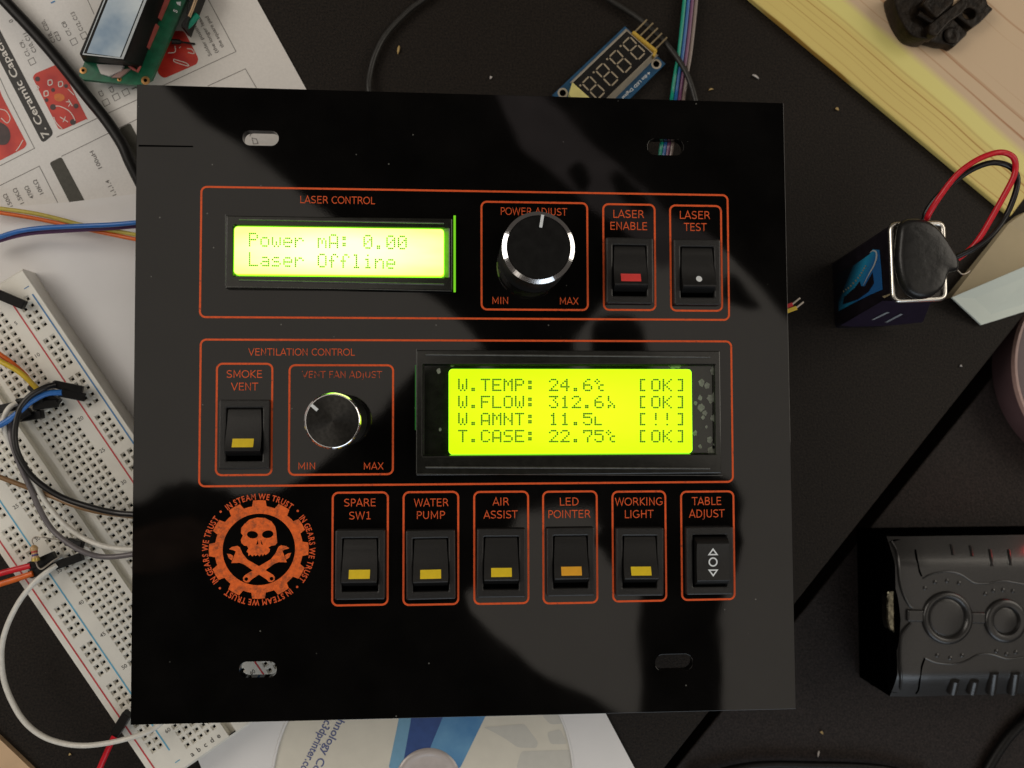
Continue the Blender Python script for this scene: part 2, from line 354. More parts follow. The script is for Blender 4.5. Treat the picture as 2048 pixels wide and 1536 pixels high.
EX, EY, EZ = Vector((1, 0, 0)), Vector((0, 1, 0)), Vector((0, 0, 1))
def dirs(p, d1, z):
    """unit direction in the plane for a pixel direction at pixel p"""
    v = P(p[0] + d1[0], p[1] + d1[1], z) - P(p[0], p[1], z); return v.normalized()
def pxl(p, z): return (P(p[0] + 1, p[1], z) - P(p[0], p[1], z)).length

# ------------------------------------------------------------------ unseen slabs added overhead to shape light and dark in the panel's reflection
def mirror_to(px, py, h):
    p = P(px, py, ZP); k = (h - ZP) / (CAM.z - ZP)
    return Vector((p.x + (p.x - CAM.x) * k, p.y + (p.y - CAM.y) * k, h))
FORE = [(140, 1150), (250, 1146), (330, 1138), (395, 1120), (425, 1088), (420, 1056), (380, 1042), (300, 1056), (250, 1066), (140, 1086)]
def overhead(name, pts, h, t=.04, m='overhead', soft=None):
    pp = [mirror_to(x, y, h) for x, y in pts]
    b = MB(); b.add(*fill2d([[(p.x, p.y) for p in pp]], h, h + t))
    return tag(b.build(name, M[m]), kind='structure')
overhead('reflection_blocker', [(330, 160), (480, 285), (600, 385), (860, 590), (960, 690), (990, 740), (960, 800), (960, 990), (1035, 1020), (1205, 1016), (1300, 960), (1250, 880), (1150, 780),
                          (1140, 700), (1170, 660), (1300, 535), (1270, 500), (1215, 440), (1110, 360), (1040, 290), (985, 190), (960, -60), (200, -60)], 1.0)  # added dark slab that blacks out the reflection's middle band
overhead('reflection_blocker', [(1112, 180), (1230, 300), (1345, 400), (1455, 475), (1520, 540), (1580, 610), (1800, 800), (2200, 700), (2200, -60), (1090, -60)], 1.02)  # added dark slab that blacks out the reflection's upper right
overhead('mirrored_silhouette', [(960, 990), (1042, 1018), (1025, 1060), (1008, 1110), (985, 1160), (918, 1185), (934, 1240), (1000, 1292), (1100, 1362), (1205, 1415), (1300, 1500), (1300, 1700), (150, 1700), (140, 1150), (250, 1146), (330, 1138), (395, 1120), (425, 1088), (420, 1056), (380, 1042), (300, 1056), (250, 1066), (140, 1086), (120, 1040), (262, 1016),
                           (292, 998), (306, 980), (330, 987), (352, 968), (372, 976), (398, 966), (412, 990), (432, 980), (450, 1000), (500, 1000), (560, 985), (640, 922), (760, 828), (840, 735), (960, 700)], .70)  # added slab cut to a person's head and body, darkening the reflection
overhead('mirrored_silhouette', [(1208, 1010), (1196, 1030), (1200, 1052), (1216, 1066), (1202, 1078), (1199, 1096), (1222, 1112), (1240, 1150), (1288, 1168), (1299, 1245), (1303, 1330), (1296, 1440), (1290, 1620), (1470, 1620),
                           (1449, 1430), (1436, 1330), (1433, 1240), (1446, 1190), (1466, 1150), (1474, 1110), (1483, 1080), (1472, 1045), (1477, 1010), (1450, 955), (1350, 900), (1255, 890)], .42, .03)  # added slab cut to a person's raised hand and arm
overhead('mirrored_silhouette', [(1203, 660), (1212, 642), (1235, 634), (1262, 640), (1282, 655), (1294, 690), (1310, 760), (1300, 820), (1190, 820), (1180, 760)], .72)  # this and the next small slabs are added for dark reflected blobs
overhead('mirrored_silhouette', [(1468, 560), (1484, 566), (1503, 590), (1520, 612), (1480, 606), (1462, 590)], .72)
overhead('mirrored_silhouette', [(1142, 335), (1160, 325), (1178, 340), (1190, 365), (1186, 380), (1165, 372)], .9)
overhead('mirrored_silhouette', [(1232, 345), (1252, 350), (1282, 380), (1300, 410), (1270, 402), (1243, 378)], .9)
ms = bpy.data.materials.new('sheer_overhead'); ms.use_nodes = True; N = ms.node_tree.nodes; tr = N.new('ShaderNodeBsdfTransparent'); tr.inputs[0].default_value = (.82, .79, .83, 1)
nz = N.new('ShaderNodeTexNoise'); nz.inputs['Scale'].default_value = 7; mr = N.new('ShaderNodeMapRange'); mr.inputs['To Min'].default_value = .05; mr.inputs['To Max'].default_value = .45
mxs = N.new('ShaderNodeMixShader'); N['Principled BSDF'].inputs['Base Color'].default_value = (.01, .01, .01, 1); Lk = ms.node_tree.links
Lk.new(nz.outputs['Fac'], mr.inputs['Value']); Lk.new(mr.outputs[0], mxs.inputs[0]); Lk.new(tr.outputs[0], mxs.inputs[1]); Lk.new(N['Principled BSDF'].outputs[0], mxs.inputs[2]); Lk.new(mxs.outputs[0], N['Material Output'].inputs['Surface'])
M['sheer'] = ms
mq = ms.copy(); mq.name = 'sheer_brown_overhead'; M['sheer_brown'] = mq
for nd in mq.node_tree.nodes:
    if nd.type == 'BSDF_TRANSPARENT': nd.inputs[0].default_value = (.56, .45, .40, 1)
    if nd.type == 'MAP_RANGE': nd.inputs['To Min'].default_value = .0; nd.inputs['To Max'].default_value = .8
    if nd.type == 'TEX_NOISE': nd.inputs['Scale'].default_value = 9
overhead('reflection_dimmer', FORE, .70, .02, 'sheer_brown')  # added see-through slab for the person's forehead, dim in the reflection
overhead('reflection_dimmer', [(960, 150), (1040, 290), (1110, 360), (1215, 440), (1330, 545), (1420, 520), (1480, 480), (1345, 400), (1230, 300), (1130, 150)], 1.06, .03, 'sheer')  # added see-through slab that dims one band of the reflection

# ------------------------------------------------------------------ table, desk
E1, E2 = P(2100, 565, 0), P(1270, 1611, 0)
d = (E2 - E1).normalized(); nrm = Vector((-d.y, d.x, 0)); nrm = nrm if nrm.x < 0 else -nrm
a, b = E1 - d * .6, E2 + d * .6
mb = MB(); mb.add(*fill2d([[(p.x, p.y) for p in (a, b, b + nrm * 1.6, a + nrm * 1.6)]], -.022, 0.0, .0006))
tag(mb.build('table_top', M['table']), kind='structure')
E1, E2 = P(1782, 1004, -.0225), P(1649, 1168, -.0225); d = (E2 - E1).normalized(); nrm = Vector((-d.y, d.x, 0)); nrm = nrm if nrm.x < 0 else -nrm
a, b = E1 - d * .9, E2 + d * .9
mb = MB(); mb.add(*fill2d([[(p.x, p.y) for p in (a, b, b - nrm * 1.2, a - nrm * 1.2)]], -.045, -.0225, .0006))
tag(mb.build('desk_top', M['desk']), kind='structure')
mb = MB(); mb.add([Vector((x, y, -.7)) for x, y in ((-3, -3), (3, -3), (3, 3), (-3, 3))], [(0, 1, 2, 3)])
tag(mb.build('floor', M['desk']), kind='structure')
# ------------------------------------------------------------------ control panel
pc = P(920, 820, ZP); pc.z = ZP - .003
panel = thing('control_panel', pc, 'black glossy acrylic control panel with orange engraved frames, two lit displays and rocker switches', 'control panel')
outline = PL([(274, 169), (1567, 206), (1592, 1418), (261, 1450)], ZP)
def slot(cx, cy, w, h):
    c = P(cx, cy, ZP); s = pxl((cx, cy), ZP); hw, hh = w * s / 2, h * s / 2
    return rrect(c.x - hw, c.y - hh, c.x + hw, c.y + hh, hh * .98, 8)
loops = [[(p.x, p.y) for p in outline]] + [slot(521, 276, 72, 31), slot(1331, 294, 72, 32), slot(516, 1339, 75, 32), slot(1348, 1325, 75, 32)]
mb = MB(); mb.add(*fill2d(loops, ZP - .003, ZP, .0001))
mb.build('faceplate', M['acrylic'], panel)

def frame_line(corners, r=11, w=3.9, m='orange'):
    q = PL(corners, ZP); s = pxl((900, 800), ZP)
    x0 = (q[0].x + q[3].x) / 2; x1 = (q[1].x + q[2].x) / 2; y1 = (q[0].y + q[1].y) / 2; y0 = (q[2].y + q[3].y) / 2
    h = w * s / 2; r *= s
    mb = MB(); mb.add(*flat2d([rrect(x0 - h, y0 - h, x1 + h, y1 + h, r + h), rrect(x0 + h, y0 + h, x1 - h, y1 - h, max(r - h, .0003))], ZP + .00006))
    return mb.build('border_line', M[m], panel)
for c in ([(402, 372), (1453, 392), (1460, 641), (401, 633)], [(402, 678), (1461, 684), (1467, 968), (398, 968)],
          [(962, 404), (1174, 406), (1176, 621), (964, 618)], [(1206, 409), (1309, 409), (1311, 621), (1208, 619)],
          [(1340, 411), (1441, 412), (1445, 622), (1342, 621)], [(433, 727), (544, 728), (544, 950), (433, 950)],
          [(579, 730), (786, 731), (786, 949), (578, 949)], [(665, 985), (775, 985), (776, 1210), (665, 1210)],
          [(807, 984), (916, 984), (917, 1209), (807, 1209)], [(948, 984), (1056, 983), (1057, 1207), (949, 1207)],
          [(1086, 983), (1193, 983), (1195, 1206), (1087, 1206)], [(1225, 983), (1330, 983), (1333, 1202), (1226, 1202)],
          [(1363, 983), (1467, 983), (1469, 1199), (1363, 1199)]):
    frame_line(c)


# ---- engraved lettering: single-width strokes, cap height 1
def arc(cx, cy, rx, ry, a0, a1, n=12): return [(cx + rx * math.cos(math.radians(a0 + (a1 - a0) * k / n)), cy + ry * math.sin(math.radians(a0 + (a1 - a0) * k / n))) for k in range(n + 1)]
STW = .110; h_ = STW / 2
GL = {  # advance, strokes (stroke centre lines)
 'A': (.94, [[(.05, 0), (.47, .985), (.89, 0)], [(.19, .30), (.75, .30)]]),
 'B': (.94, [[(.20, h_), (.20, 1 - h_)], [(.20, 1 - h_), (.50, 1 - h_)] + arc(.50, .75, .24, .25 - h_, 90, -90) + [(.20, .50 + .0)], [(.20, .515)] + [(.52, .515)] + arc(.52, .29, .28, .225, 90, -90) + [(.20, h_)]]),
 'C': (.96, [arc(.56, .5, .44, .5 - h_, 48, 312, 24)]),
 'D': (1.056, [[(.20, h_), (.20, 1 - h_), (.40, 1 - h_)] + arc(.42, .5, .47, .5 - h_, 90, -90, 20) + [(.20, h_)]]),
 'E': (.867, [[(.78, 1 - h_), (.20, 1 - h_), (.20, h_), (.80, h_)], [(.20, .53), (.74, .53)]]),
 'F': (.79, [[(.71, 1 - h_), (.20, 1 - h_), (.20, 0)], [(.20, .53), (.63, .53)]]),
 'G': (1.063, [arc(.56, .5, .45, .5 - h_, 50, 322, 24) + [(.92, .44), (.62, .44)]]),
 'H': (1.03, [[(.20, 0), (.20, 1)], [(.83, 0), (.83, 1)], [(.20, .53), (.83, .53)]]),
 'I': (.405, [[(.2, 0), (.2, 1)]]),
 'J': (.405, [[(.2, 1), (.2, .0)] + arc(.0, .0, .2, .21, 0, -90, 8) + [(-.06, -.21)]]),
 'K': (.90, [[(.20, 0), (.20, 1)], [(.80, .985), (.24, .52), (.84, .015)]]),
 'L': (.764, [[(.20, 1), (.20, h_), (.75, h_)]]),
 'M': (1.184, [[(.19, 0), (.19, .96), (.59, .24), (.99, .96), (.99, 0)]]),
 'N': (1.026, [[(.19, 0), (.19, .95), (.83, .05), (.83, 1)]]),
 'O': (1.08, [arc(.54, .5, .46, .5 - h_, 90, 450, 30)]),
 'P': (.827, [[(.20, 0), (.20, 1 - h_), (.45, 1 - h_)] + arc(.46, .705, .27, .295 - h_, 90, -90) + [(.20, .47)]]),
 'R': (.953, [[(.20, 0), (.20, 1 - h_), (.46, 1 - h_)] + arc(.47, .715, .27, .285 - h_, 90, -90) + [(.20, .49)], [(.50, .47), (.66, .37), (.86, .01)]]),
 'S': (.871, [[(.73, .90)] + arc(.44, .735, .30, .265 - h_, 55, 250, 12) + arc(.43, .265, .32, .265 - h_, 85, -130, 14) + [(.10, .13)]]),
 'T': (.838, [[(.0, 1 - h_), (.838, 1 - h_)], [(.419, 1 - h_), (.419, 0)]]),
 'U': (1.004, [[(.18, 1), (.18, .40)] + arc(.50, .39, .32, .39 - h_, 180, 360, 16) + [(.82, 1)]]),
 'V': (.94, [[(.05, 1), (.47, .03), (.89, 1)]]),
 'W': (1.357, [[(.09, 1), (.37, .04), (.68, .94), (.99, .04), (1.27, 1)]]),
 'X': (.94, [[(.10, 1), (.84, 0)], [(.84, 1), (.10, 0)]]),
 'Y': (.838, [[(.02, 1), (.42, .48), (.82, 1)], [(.42, .48), (.42, 0)]]),
 '1': (.872, [[(.20, .85), (.46, .93), (.46, h_)], [(.18, h_), (.75, h_)]]),
 ' ': (.436, [])}
def ribbon(mb, pts, w, f, z):
    p2 = [Vector(p) for p in pts]; n = len(p2); L_, R_ = [], []
    closed = (p2[0] - p2[-1]).length < 1e-6
    for k in range(n):
        a = p2[k] - p2[k - 1] if k else (p2[0] - p2[-2] if closed else p2[1] - p2[0])
        b = p2[k + 1] - p2[k] if k < n - 1 else (p2[1] - p2[0] if closed else a)
        a = a.normalized() if a.length > 1e-9 else b.normalized(); b = b.normalized() if b.length > 1e-9 else a
        t = (a + b); t = t.normalized() if t.length > .3 else a
        m = Vector((-t.y, t.x)); c = max(.42, m.dot(Vector((-a.y, a.x)))); L_.append(p2[k] + m * w / 2 / c); R_.append(p2[k] - m * w / 2 / c)
    vs = [f(p, z) for p in L_] + [f(p, z) for p in R_]
    mb.add(vs, [(n + k, n + k + 1, k + 1, k) for k in range(n - 1)])
def engrave(mb, body, c, cap, width):
    adv = sum(GL[ch][0] for ch in body); g0 = min(p[0] for s_ in GL[body[0]][1] for p in s_) - h_ * .9
    last = GL[body[-1]]; g1 = adv - last[0] + max(p[0] for s_ in last[1] for p in s_) + h_ * .9
    k = width / (g1 - g0); x = -g0; q = 0
    for ch in body:
        for st in GL[ch][1]:
            q += 1
            ribbon(mb, [(px + x, py) for px, py in st], STW, lambda p, z: Vector((c.x - width / 2 + p.x * k, c.y + (p.y - .5) * cap, z)), c.z + (q % 5) * 3e-6)
        x += GL[ch][0]
def caption(lines, m='orange_text', cap=15.6, bold=.012):
    mb = MB()
    for body, x0, x1, y in lines:
        s = pxl(((x0 + x1) / 2, y), ZP)
        engrave(mb, body, P((x0 + x1) / 2, y, ZP + .00006), cap * s, (x1 - x0) * s)
    return mb.build('caption', M[m], panel)
caption([('LASER CONTROL', 601, 751, 400)], cap=15)
caption([('POWER ADJUST', 1002, 1135, 423)], cap=15)
caption([('LASER', 1227, 1288, 428), ('ENABLE', 1221, 1295, 452)])
caption([('LASER', 1360, 1420, 430), ('TEST', 1367, 1414, 454)])
caption([('MIN', 985, 1016, 601)], cap=14); caption([('MAX', 1120, 1157, 602)], cap=14)
caption([('VENTILATION CONTROL', 497, 711, 704)], cap=14.5)
caption([('SMOKE', 453, 525, 748), ('VENT', 462, 517, 773)])
caption([('VENT FAN ADJUST', 604, 765, 749)], m='orange_faded', cap=14)
caption([('MIN', 597, 630, 932)], cap=14); caption([('MAX', 728, 767, 932)], cap=14)
caption([('SPARE', 688, 752, 1005), ('SW1', 698, 742, 1031)])
caption([('WATER', 828, 897, 1005), ('PUMP', 834, 890, 1030)])
caption([('AIR', 985, 1018, 1003), ('ASSIST', 967, 1036, 1029)])
caption([('LED', 1120, 1157, 1003), ('POINTER', 1097, 1181, 1028)])
caption([('WORKING', 1230, 1325, 1003), ('LIGHT', 1250, 1308, 1028)])
caption([('TABLE', 1383, 1443, 1002), ('ADJUST', 1378, 1450, 1027)])

# a short scored line on the panel's left edge
mb = MB(); q = PL([(277, 289.6), (386, 291.6), (386, 294.2), (277, 293)], ZP + .00006); mb.add(q, [(3, 2, 1, 0)])
mb.build('scored_line', M['void'], panel)

# ---- gear, skull and wrench emblem
EC = P(518, 1098.7, ZP); es = pxl((518, 1099), ZP)
def emb(pts, ox=815, oy=760): return [(EC.x + (x - ox) / 5.907 * es, EC.y - (y - oy) / 5.907 * es) for x, y in pts]
R0, R1, RI = 590, 522, 428
g = []
for k in range(12):
    a = math.radians(90 - 30 * k)
    hw, hb = math.asin(74 / R0), math.asin(86 / R1)
    for rr, an in ((R1, a + hb), (R0, a + hw), (R0, a), (R0, a - hw), (R1, a - hb)):
        g.append((815 + rr * math.cos(an), 760 - rr * math.sin(an)))
    for j in (1, 2, 3):
        an = a - hb - (math.radians(30) - 2 * hb) * j / 4; g.append((815 + R1 * math.cos(an), 760 - R1 * math.sin(an)))
inn = [(815 + RI * math.cos(2 * math.pi * k / 72), 760 - RI * math.sin(2 * math.pi * k / 72)) for k in range(72)]
mb = MB(); mb.add(*flat2d([emb(g), emb(inn)], ZP + .00006))
gear = mb.build('gear_emblem', M['emblem'], panel)
sk = [(600, 560), (605, 500), (640, 455), (700, 402), (790, 378), (880, 385), (960, 425), (1005, 490), (1020, 560), (1024, 620), (1030, 680), (1010, 712), (960, 720),
      (925, 740), (946, 760), (940, 792), (915, 815), (890, 830), (880, 812), (860, 842), (845, 816), (822, 845), (803, 822), (775, 838), (760, 824), (737, 843),
      (715, 820), (690, 838), (690, 802), (668, 785), (690, 745), (672, 716), (640, 712), (608, 682), (600, 645), (624, 592)]
def ell(cx, cy, rx, ry, n=24, rot=0):
    return [(cx + rx * math.cos(t) * math.cos(rot) - ry * math.sin(t) * math.sin(rot), cy + rx * math.cos(t) * math.sin(rot) + ry * math.sin(t) * math.cos(rot)) for t in [2 * math.pi * k / n for k in range(n)]]
mb = MB(); mb.add(*flat2d([emb(sk), emb(ell(737, 584, 66, 44, rot=.15)), emb(ell(917, 580, 68, 46, rot=-.12)), emb([(802, 640), (784, 702), (808, 702)]),
                           emb([(836, 645), (862, 706), (840, 700)])], ZP + .00006))
mb.build('skull', M['emblem'], gear)
A_ = [(462, 752), (497, 726), (560, 714), (590, 732), (625, 810), (680, 880), (800, 950), (985, 1066), (1006, 1092), (1004, 1130), (975, 1152), (935, 1150), (905, 1118),
      (760, 1022), (640, 936), (585, 916), (490, 919), (542, 782), (520, 768)]
jaw = [(438, 806), (482, 814), (514, 836), (498, 888), (462, 862)]
hole = ell(967, 1112, 22, 22)
mir = lambda pts: [(2 * 818 - x, y) for x, y in pts]
for z_, f_ in ((.00006, lambda p: p), (.00008, mir)):
    mb = MB(); mb.add(*flat2d([emb(f_(A_)), emb(f_(hole))], ZP + z_)); mb.add(*flat2d([emb(f_(jaw))], ZP + z_))
    mb.build('wrench', M['emblem'], gear)
mb = MB()
def ring_text(body, a_mid, rad, cap, adv):
    """letters clockwise round the gear, centred on angle a_mid (degrees)"""
    ws = [(ch, .42 if ch == ' ' else text_geo(ch, .02)[2] + .2) for ch in body]
    tot = sum(w for _, w in ws); a = math.radians(a_mid) + tot * adv * cap / rad / 2
    for ch, w in ws:
        am = a - w * adv * cap / rad / 2
        if ch != ' ':
            ey = Vector((math.cos(am), math.sin(am), 0)); ex = Vector((math.sin(am), -math.cos(am), 0))
            gw = text_geo(ch, .02)[2]
            text_on(mb, ch, EC + ey * rad + Vector((0, 0, .00006)), ex, ey, cap, gw * cap * adv, n=EZ, bold=.02)
        a -= w * adv * cap / rad
rad = 632 / 5.907 * es; cap = 11.2 * es
for a_, t_ in ((90, 'IN STEAM WE TRUST'), (0, 'IN GEARS WE TRUST'), (-90, 'IN STEAM WE TRUST'), (180, 'IN GEARS WE TRUST')):
    ws = sum(.42 if ch == ' ' else text_geo(ch, .02)[2] + .2 for ch in t_)
    ring_text(t_, a_, rad, cap, math.radians(77) * rad / (ws * cap))
for a_ in (45, 135, 225, 315):
    c = EC + Vector((math.cos(math.radians(a_)), math.sin(math.radians(a_)), 0)) * rad * 1.02
    mb.add([c + Vector((math.cos(t) * 2.4 * es, math.sin(t) * 2.4 * es, .00006)) for t in [2 * math.pi * k / 12 for k in range(12)]], [tuple(range(12))])
mb.build('motto', M['orange_text'], gear)

# ---- dot-matrix displays
G = {'P': '11110 10001 10001 11110 10000 10000 10000', 'o': '00000 00000 01110 10001 10001 10001 01110', 'w': '00000 00000 10001 10001 10101 10101 01010',
     'e': '00000 00000 01110 10001 11111 10000 01110', 'r': '00000 00000 10110 11001 10000 10000 10000', 'm': '00000 00000 11010 10101 10101 10001 10001',
     'A': '01110 10001 10001 10001 11111 10001 10001', ':': '00000 01100 01100 00000 01100 01100 00000', '0': '01110 10001 10011 10101 11001 10001 01110',
     '.': '00000 00000 00000 00000 00000 01100 01100', 'L': '10000 10000 10000 10000 10000 10000 11111', 'a': '00000 00000 01110 00001 01111 10001 01111',
     's': '00000 00000 01110 10000 01110 00001 11110', 'O': '01110 10001 10001 10001 10001 10001 01110', 'f': '00110 01001 01000 11100 01000 01000 01000',
     'l': '01100 00100 00100 00100 00100 00100 01110', 'i': '00100 00000 01100 00100 00100 00100 01110', 'n': '00000 00000 10110 11001 10001 10001 10001',
     'W': '10001 10001 10001 10101 10101 10101 01010', 'T': '11111 00100 00100 00100 00100 00100 00100', 'E': '11111 10000 10000 11110 10000 10000 11111',
     'M': '10001 11011 10101 10101 10001 10001 10001', 'F': '11111 10000 10000 11110 10000 10000 10000', 'N': '10001 10001 11001 10101 10011 10001 10001',
     'C': '01110 10001 10000 10000 10000 10001 01110', 'S': '01111 10000 10000 01110 00001 00001 11110', 'K': '10001 10010 10100 11000 10100 10010 10001',
     '2': '01110 10001 00001 00010 00100 01000 11111', '4': '00010 00110 01010 10010 11111 00010 00010', '6': '00110 01000 10000 11110 10001 10001 01110',
     '3': '11111 00010 00100 00010 00001 10001 01110', '1': '00100 01100 00100 00100 00100 00100 01110', '5': '11111 10000 11110 00001 00001 10001 01110',
     '7': '11111 10001 00001 00010 00100 00100 00100', '[': '11100 10000 10000 10000 10000 10000 11100', ']': '00111 00001 00001 00001 00001 00001 00111',
     '!': '00100 00100 00100 00100 00000 00000 00100', '~': '01000 10100 01000 00011 00100 00100 00011', '^': '01000 01000 01000 00100 00010 01101 01001',
     '_': '00000 00000 10000 10000 10000 10000 11110'}
def dot_text(mb, rows, x0, y0, px, py, pitch_x, pitch_y, z, slope):
    for r, row in enumerate(rows):
        for c, ch in enumerate(row):
            if ch == ' ': continue
            for j, bits in enumerate(G[ch].split()):
                for i, bt in enumerate(bits):
                    if bt == '1':
                        x = x0 + c * pitch_x + i * px; y = y0 + r * pitch_y + j * py + (x - x0) * slope
                        q = PL([(x, y), (x + px * .88, y), (x + px * .88, y + py * .88), (x, y + py * .88)], z); mb.add(q, [(3, 2, 1, 0)])
def bar_ring(mb, outer, inner, z0, z1, bev=.0003):
    mb.add(*fill2d([outer, inner], z0, z1, bev))
def rect_at(corners, z, r=0, n=6):
    q = PL(corners, z); x0 = (q[0].x + q[3].x) / 2; x1 = (q[1].x + q[2].x) / 2; y1 = (q[0].y + q[1].y) / 2; y0 = (q[2].y + q[3].y) / 2
    return rrect(x0, y0, x1, y1, max(r, .00005) , n)
ZF = ZP + .0030
# small two-line display
lab = 'small pale screen showing power and offline status'
mb = MB(); bar_ring(mb, rect_at([(450, 428), (904, 437), (905, 582), (450, 573)], ZF, .0003), rect_at([(465, 447), (897, 457), (897, 556), (465, 548)], ZF, .0003), ZP - .001, ZF - .0009)
for y0, y1 in ((438.5, 442.5), (560.5, 564.5)):
    pass
disp = mb.build('lcd_display', M['lcd_frame'], panel, smooth=True); disp['label'] = 'small two line display with pale washed out backlight'
mb = MB()
def slope_ring(mb, out_, zo, inn_, zi_):
    n = len(out_); mb.add([Vector((x, y, zo)) for x, y in out_] + [Vector((x, y, zi_)) for x, y in inn_], [(k, (k + 1) % n, n + (k + 1) % n, n + k) for k in range(n)])
slope_ring(mb, rect_at([(464, 446), (898, 456), (898, 557), (464, 549)], ZF - .0012, .0003), ZF - .0011, rect_at([(469, 451.5), (888, 460), (888, 553), (469, 546.5)], ZP + .0004, .0010), ZP + .0004)
mb.build('inner_bezel', M['inner_bezel'], disp)
mb = MB(); mb.prism(rect_at([(462, 444), (900, 454), (900, 560), (462, 551)], ZP), ZP - .001, ZP + .0003); mb.build('glass', M['lcd_glass'], disp)
ZS1 = ZP + .0031
mb = MB(); mb.add(*flat2d([rect_at([(469, 452), (887, 460.5), (887, 552.5), (469, 546)], ZS1, .0010)], ZS1)); mb.build('screen', M['screen_small'], disp)
mb = MB(); mb.prism(rect_at([(468, 451), (888, 459.5), (888, 553.5), (468, 547)], ZS1, .0010), ZP + .0002, ZS1 - .00005); mb.build('glow_slab', M['screen_glow'], disp)  # emissive slab added below the screen to light its frame
mb = MB(); dot_text(mb, ['Power mA: 0.00', 'Laser Offline'], 497.6, 465, 3.78, 4.1, 22.9, 39.3, ZS1 + .00006, .0195); mb.build('characters', M['text_small'], disp)
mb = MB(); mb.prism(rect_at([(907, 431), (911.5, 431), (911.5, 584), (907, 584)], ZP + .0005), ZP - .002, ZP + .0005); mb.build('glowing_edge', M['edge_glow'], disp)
def ridge_bar(pts, r, d):
    mb = MB(); mb.tube(PL(pts, ZF - .00085), r, 10); mb.build('ridge', M['lit_bezel'], d, True)
for y0, y1 in ((438.5, 443.5), (561, 566.5)): ridge_bar([(478, y0), (560, y0 + 1.6), (888, y0 + 8)], .0003, disp)
def frame_edge(pts, d):
    mb = MB(); q = PL(pts, ZF - .0009)
    mb.tube(q, .00012, 6); mb.build('frame_edge', M['lit_bezel'], d)
frame_edge([(451, 429), (451, 572)], disp); frame_edge([(452, 573), (904, 582)], disp)
# large four-line display
mb = MB(); bar_ring(mb, rect_at([(832, 697), (1441, 704), (1446, 951), (832, 948)], ZF, .0003), rect_at([(845, 727), (1432, 729), (1434, 911), (845, 911)], ZF, .0003), ZP - .001, ZF - .0009)
for y0, y1 in ((708, 714), (933.5, 936.5)):
    pass
disp2 = mb.build('lcd_display', M['lcd_frame'], panel, smooth=True); disp2['label'] = 'large four line display with bright yellow green backlight'
for y0, y1 in ((709, 714), (934.5, 937)): ridge_bar([(851, y0), (1000, y0 + (y1 - y0) * .26), (1420, y1)], .0003, disp2)
frame_edge([(833, 698), (833, 947)], disp2); frame_edge([(834, 948), (1445, 951)], disp2)
mb = MB()
slope_ring(mb, rect_at([(846, 728), (1431, 730), (1433, 910), (846, 910)], ZF - .0012, .0003), ZF - .0011, rect_at([(849, 731), (1428, 733), (1430, 907), (849, 907)], ZP + .00036, .0003), ZP + .00032)
mb.build('inner_bezel', M['lcd_frame'], disp2)
mb = MB(); mb.prism(rect_at([(842, 724), (1435, 726), (1437, 914), (842, 914)], ZP), ZP - .001, ZP + .0003); mb.build('glass', M['lcd_glass'], disp2)
ZS2 = ZP + .0016
mb = MB(); mb.add(*flat2d([rect_at([(898, 737.5), (1382, 740), (1385, 907), (898, 907)], ZS2, .0012)], ZS2)); mb.build('screen', M['screen_big'], disp2)
mb = MB(); mb.prism(rect_at([(897.5, 737), (1382.5, 739.5), (1385.5, 907.5), (897.5, 907.5)], ZS2, .0012), ZP + .0002, ZS2 - .00005); mb.build('glow_slab', M['screen_glow'], disp2)  # same added emissive slab below the large screen
mb = MB(); dot_text(mb, ['W.TEMP: 24.6~   [OK]', 'W.FLOW: 312.6^  [OK]', 'W.AMNT: 11.5_   [!!]', 'T.CASE: 22.75~  [OK]'], 916.2, 757.3, 3.80, 3.62, 22.72, 34.1, ZS2 + .00006, .001)
mb.build('characters', M['text_big'], disp2)
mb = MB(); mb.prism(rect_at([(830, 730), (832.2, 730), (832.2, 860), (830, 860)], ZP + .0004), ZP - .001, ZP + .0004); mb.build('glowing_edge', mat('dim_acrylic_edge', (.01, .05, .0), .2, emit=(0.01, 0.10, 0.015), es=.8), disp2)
rb = random.Random(4); M['film'] = mat('lifted_film', (0.17, 0.18, 0.15), .3, var=.3, scale=900)
for (x, y, r_) in [(1403, 766, 7), (1414, 771, 6), (1400, 796, 5), (1422, 797, 9), (1428, 790, 5), (1402, 815, 7), (1410, 826, 5), (1406, 835, 4), (1426, 836, 6), (1391, 806, 4), (1413, 854, 3), (1419, 880, 6),
                   (1390, 866, 5), (1400, 893, 4), (1428, 741, 8), (1424, 903, 11), (1431, 896, 8), (877, 742, 5), (880, 859, 3), (904, 729, 8), (1350, 731, 13), (1340, 730, 7)]:
    pts = [(x + r_ * (.65 + .5 * rb.random()) * math.cos(t), y + r_ * (.8 + .5 * rb.random()) * math.sin(t) * (.45 if y < 735 else 1)) for t in [2 * math.pi * k / 14 for k in range(14)]]
    q = PL(pts, ZP + .0004); mb = MB(); mb.add(q, [tuple(range(13, -1, -1))]); mb.build('film_bubble', M['film'], disp2)

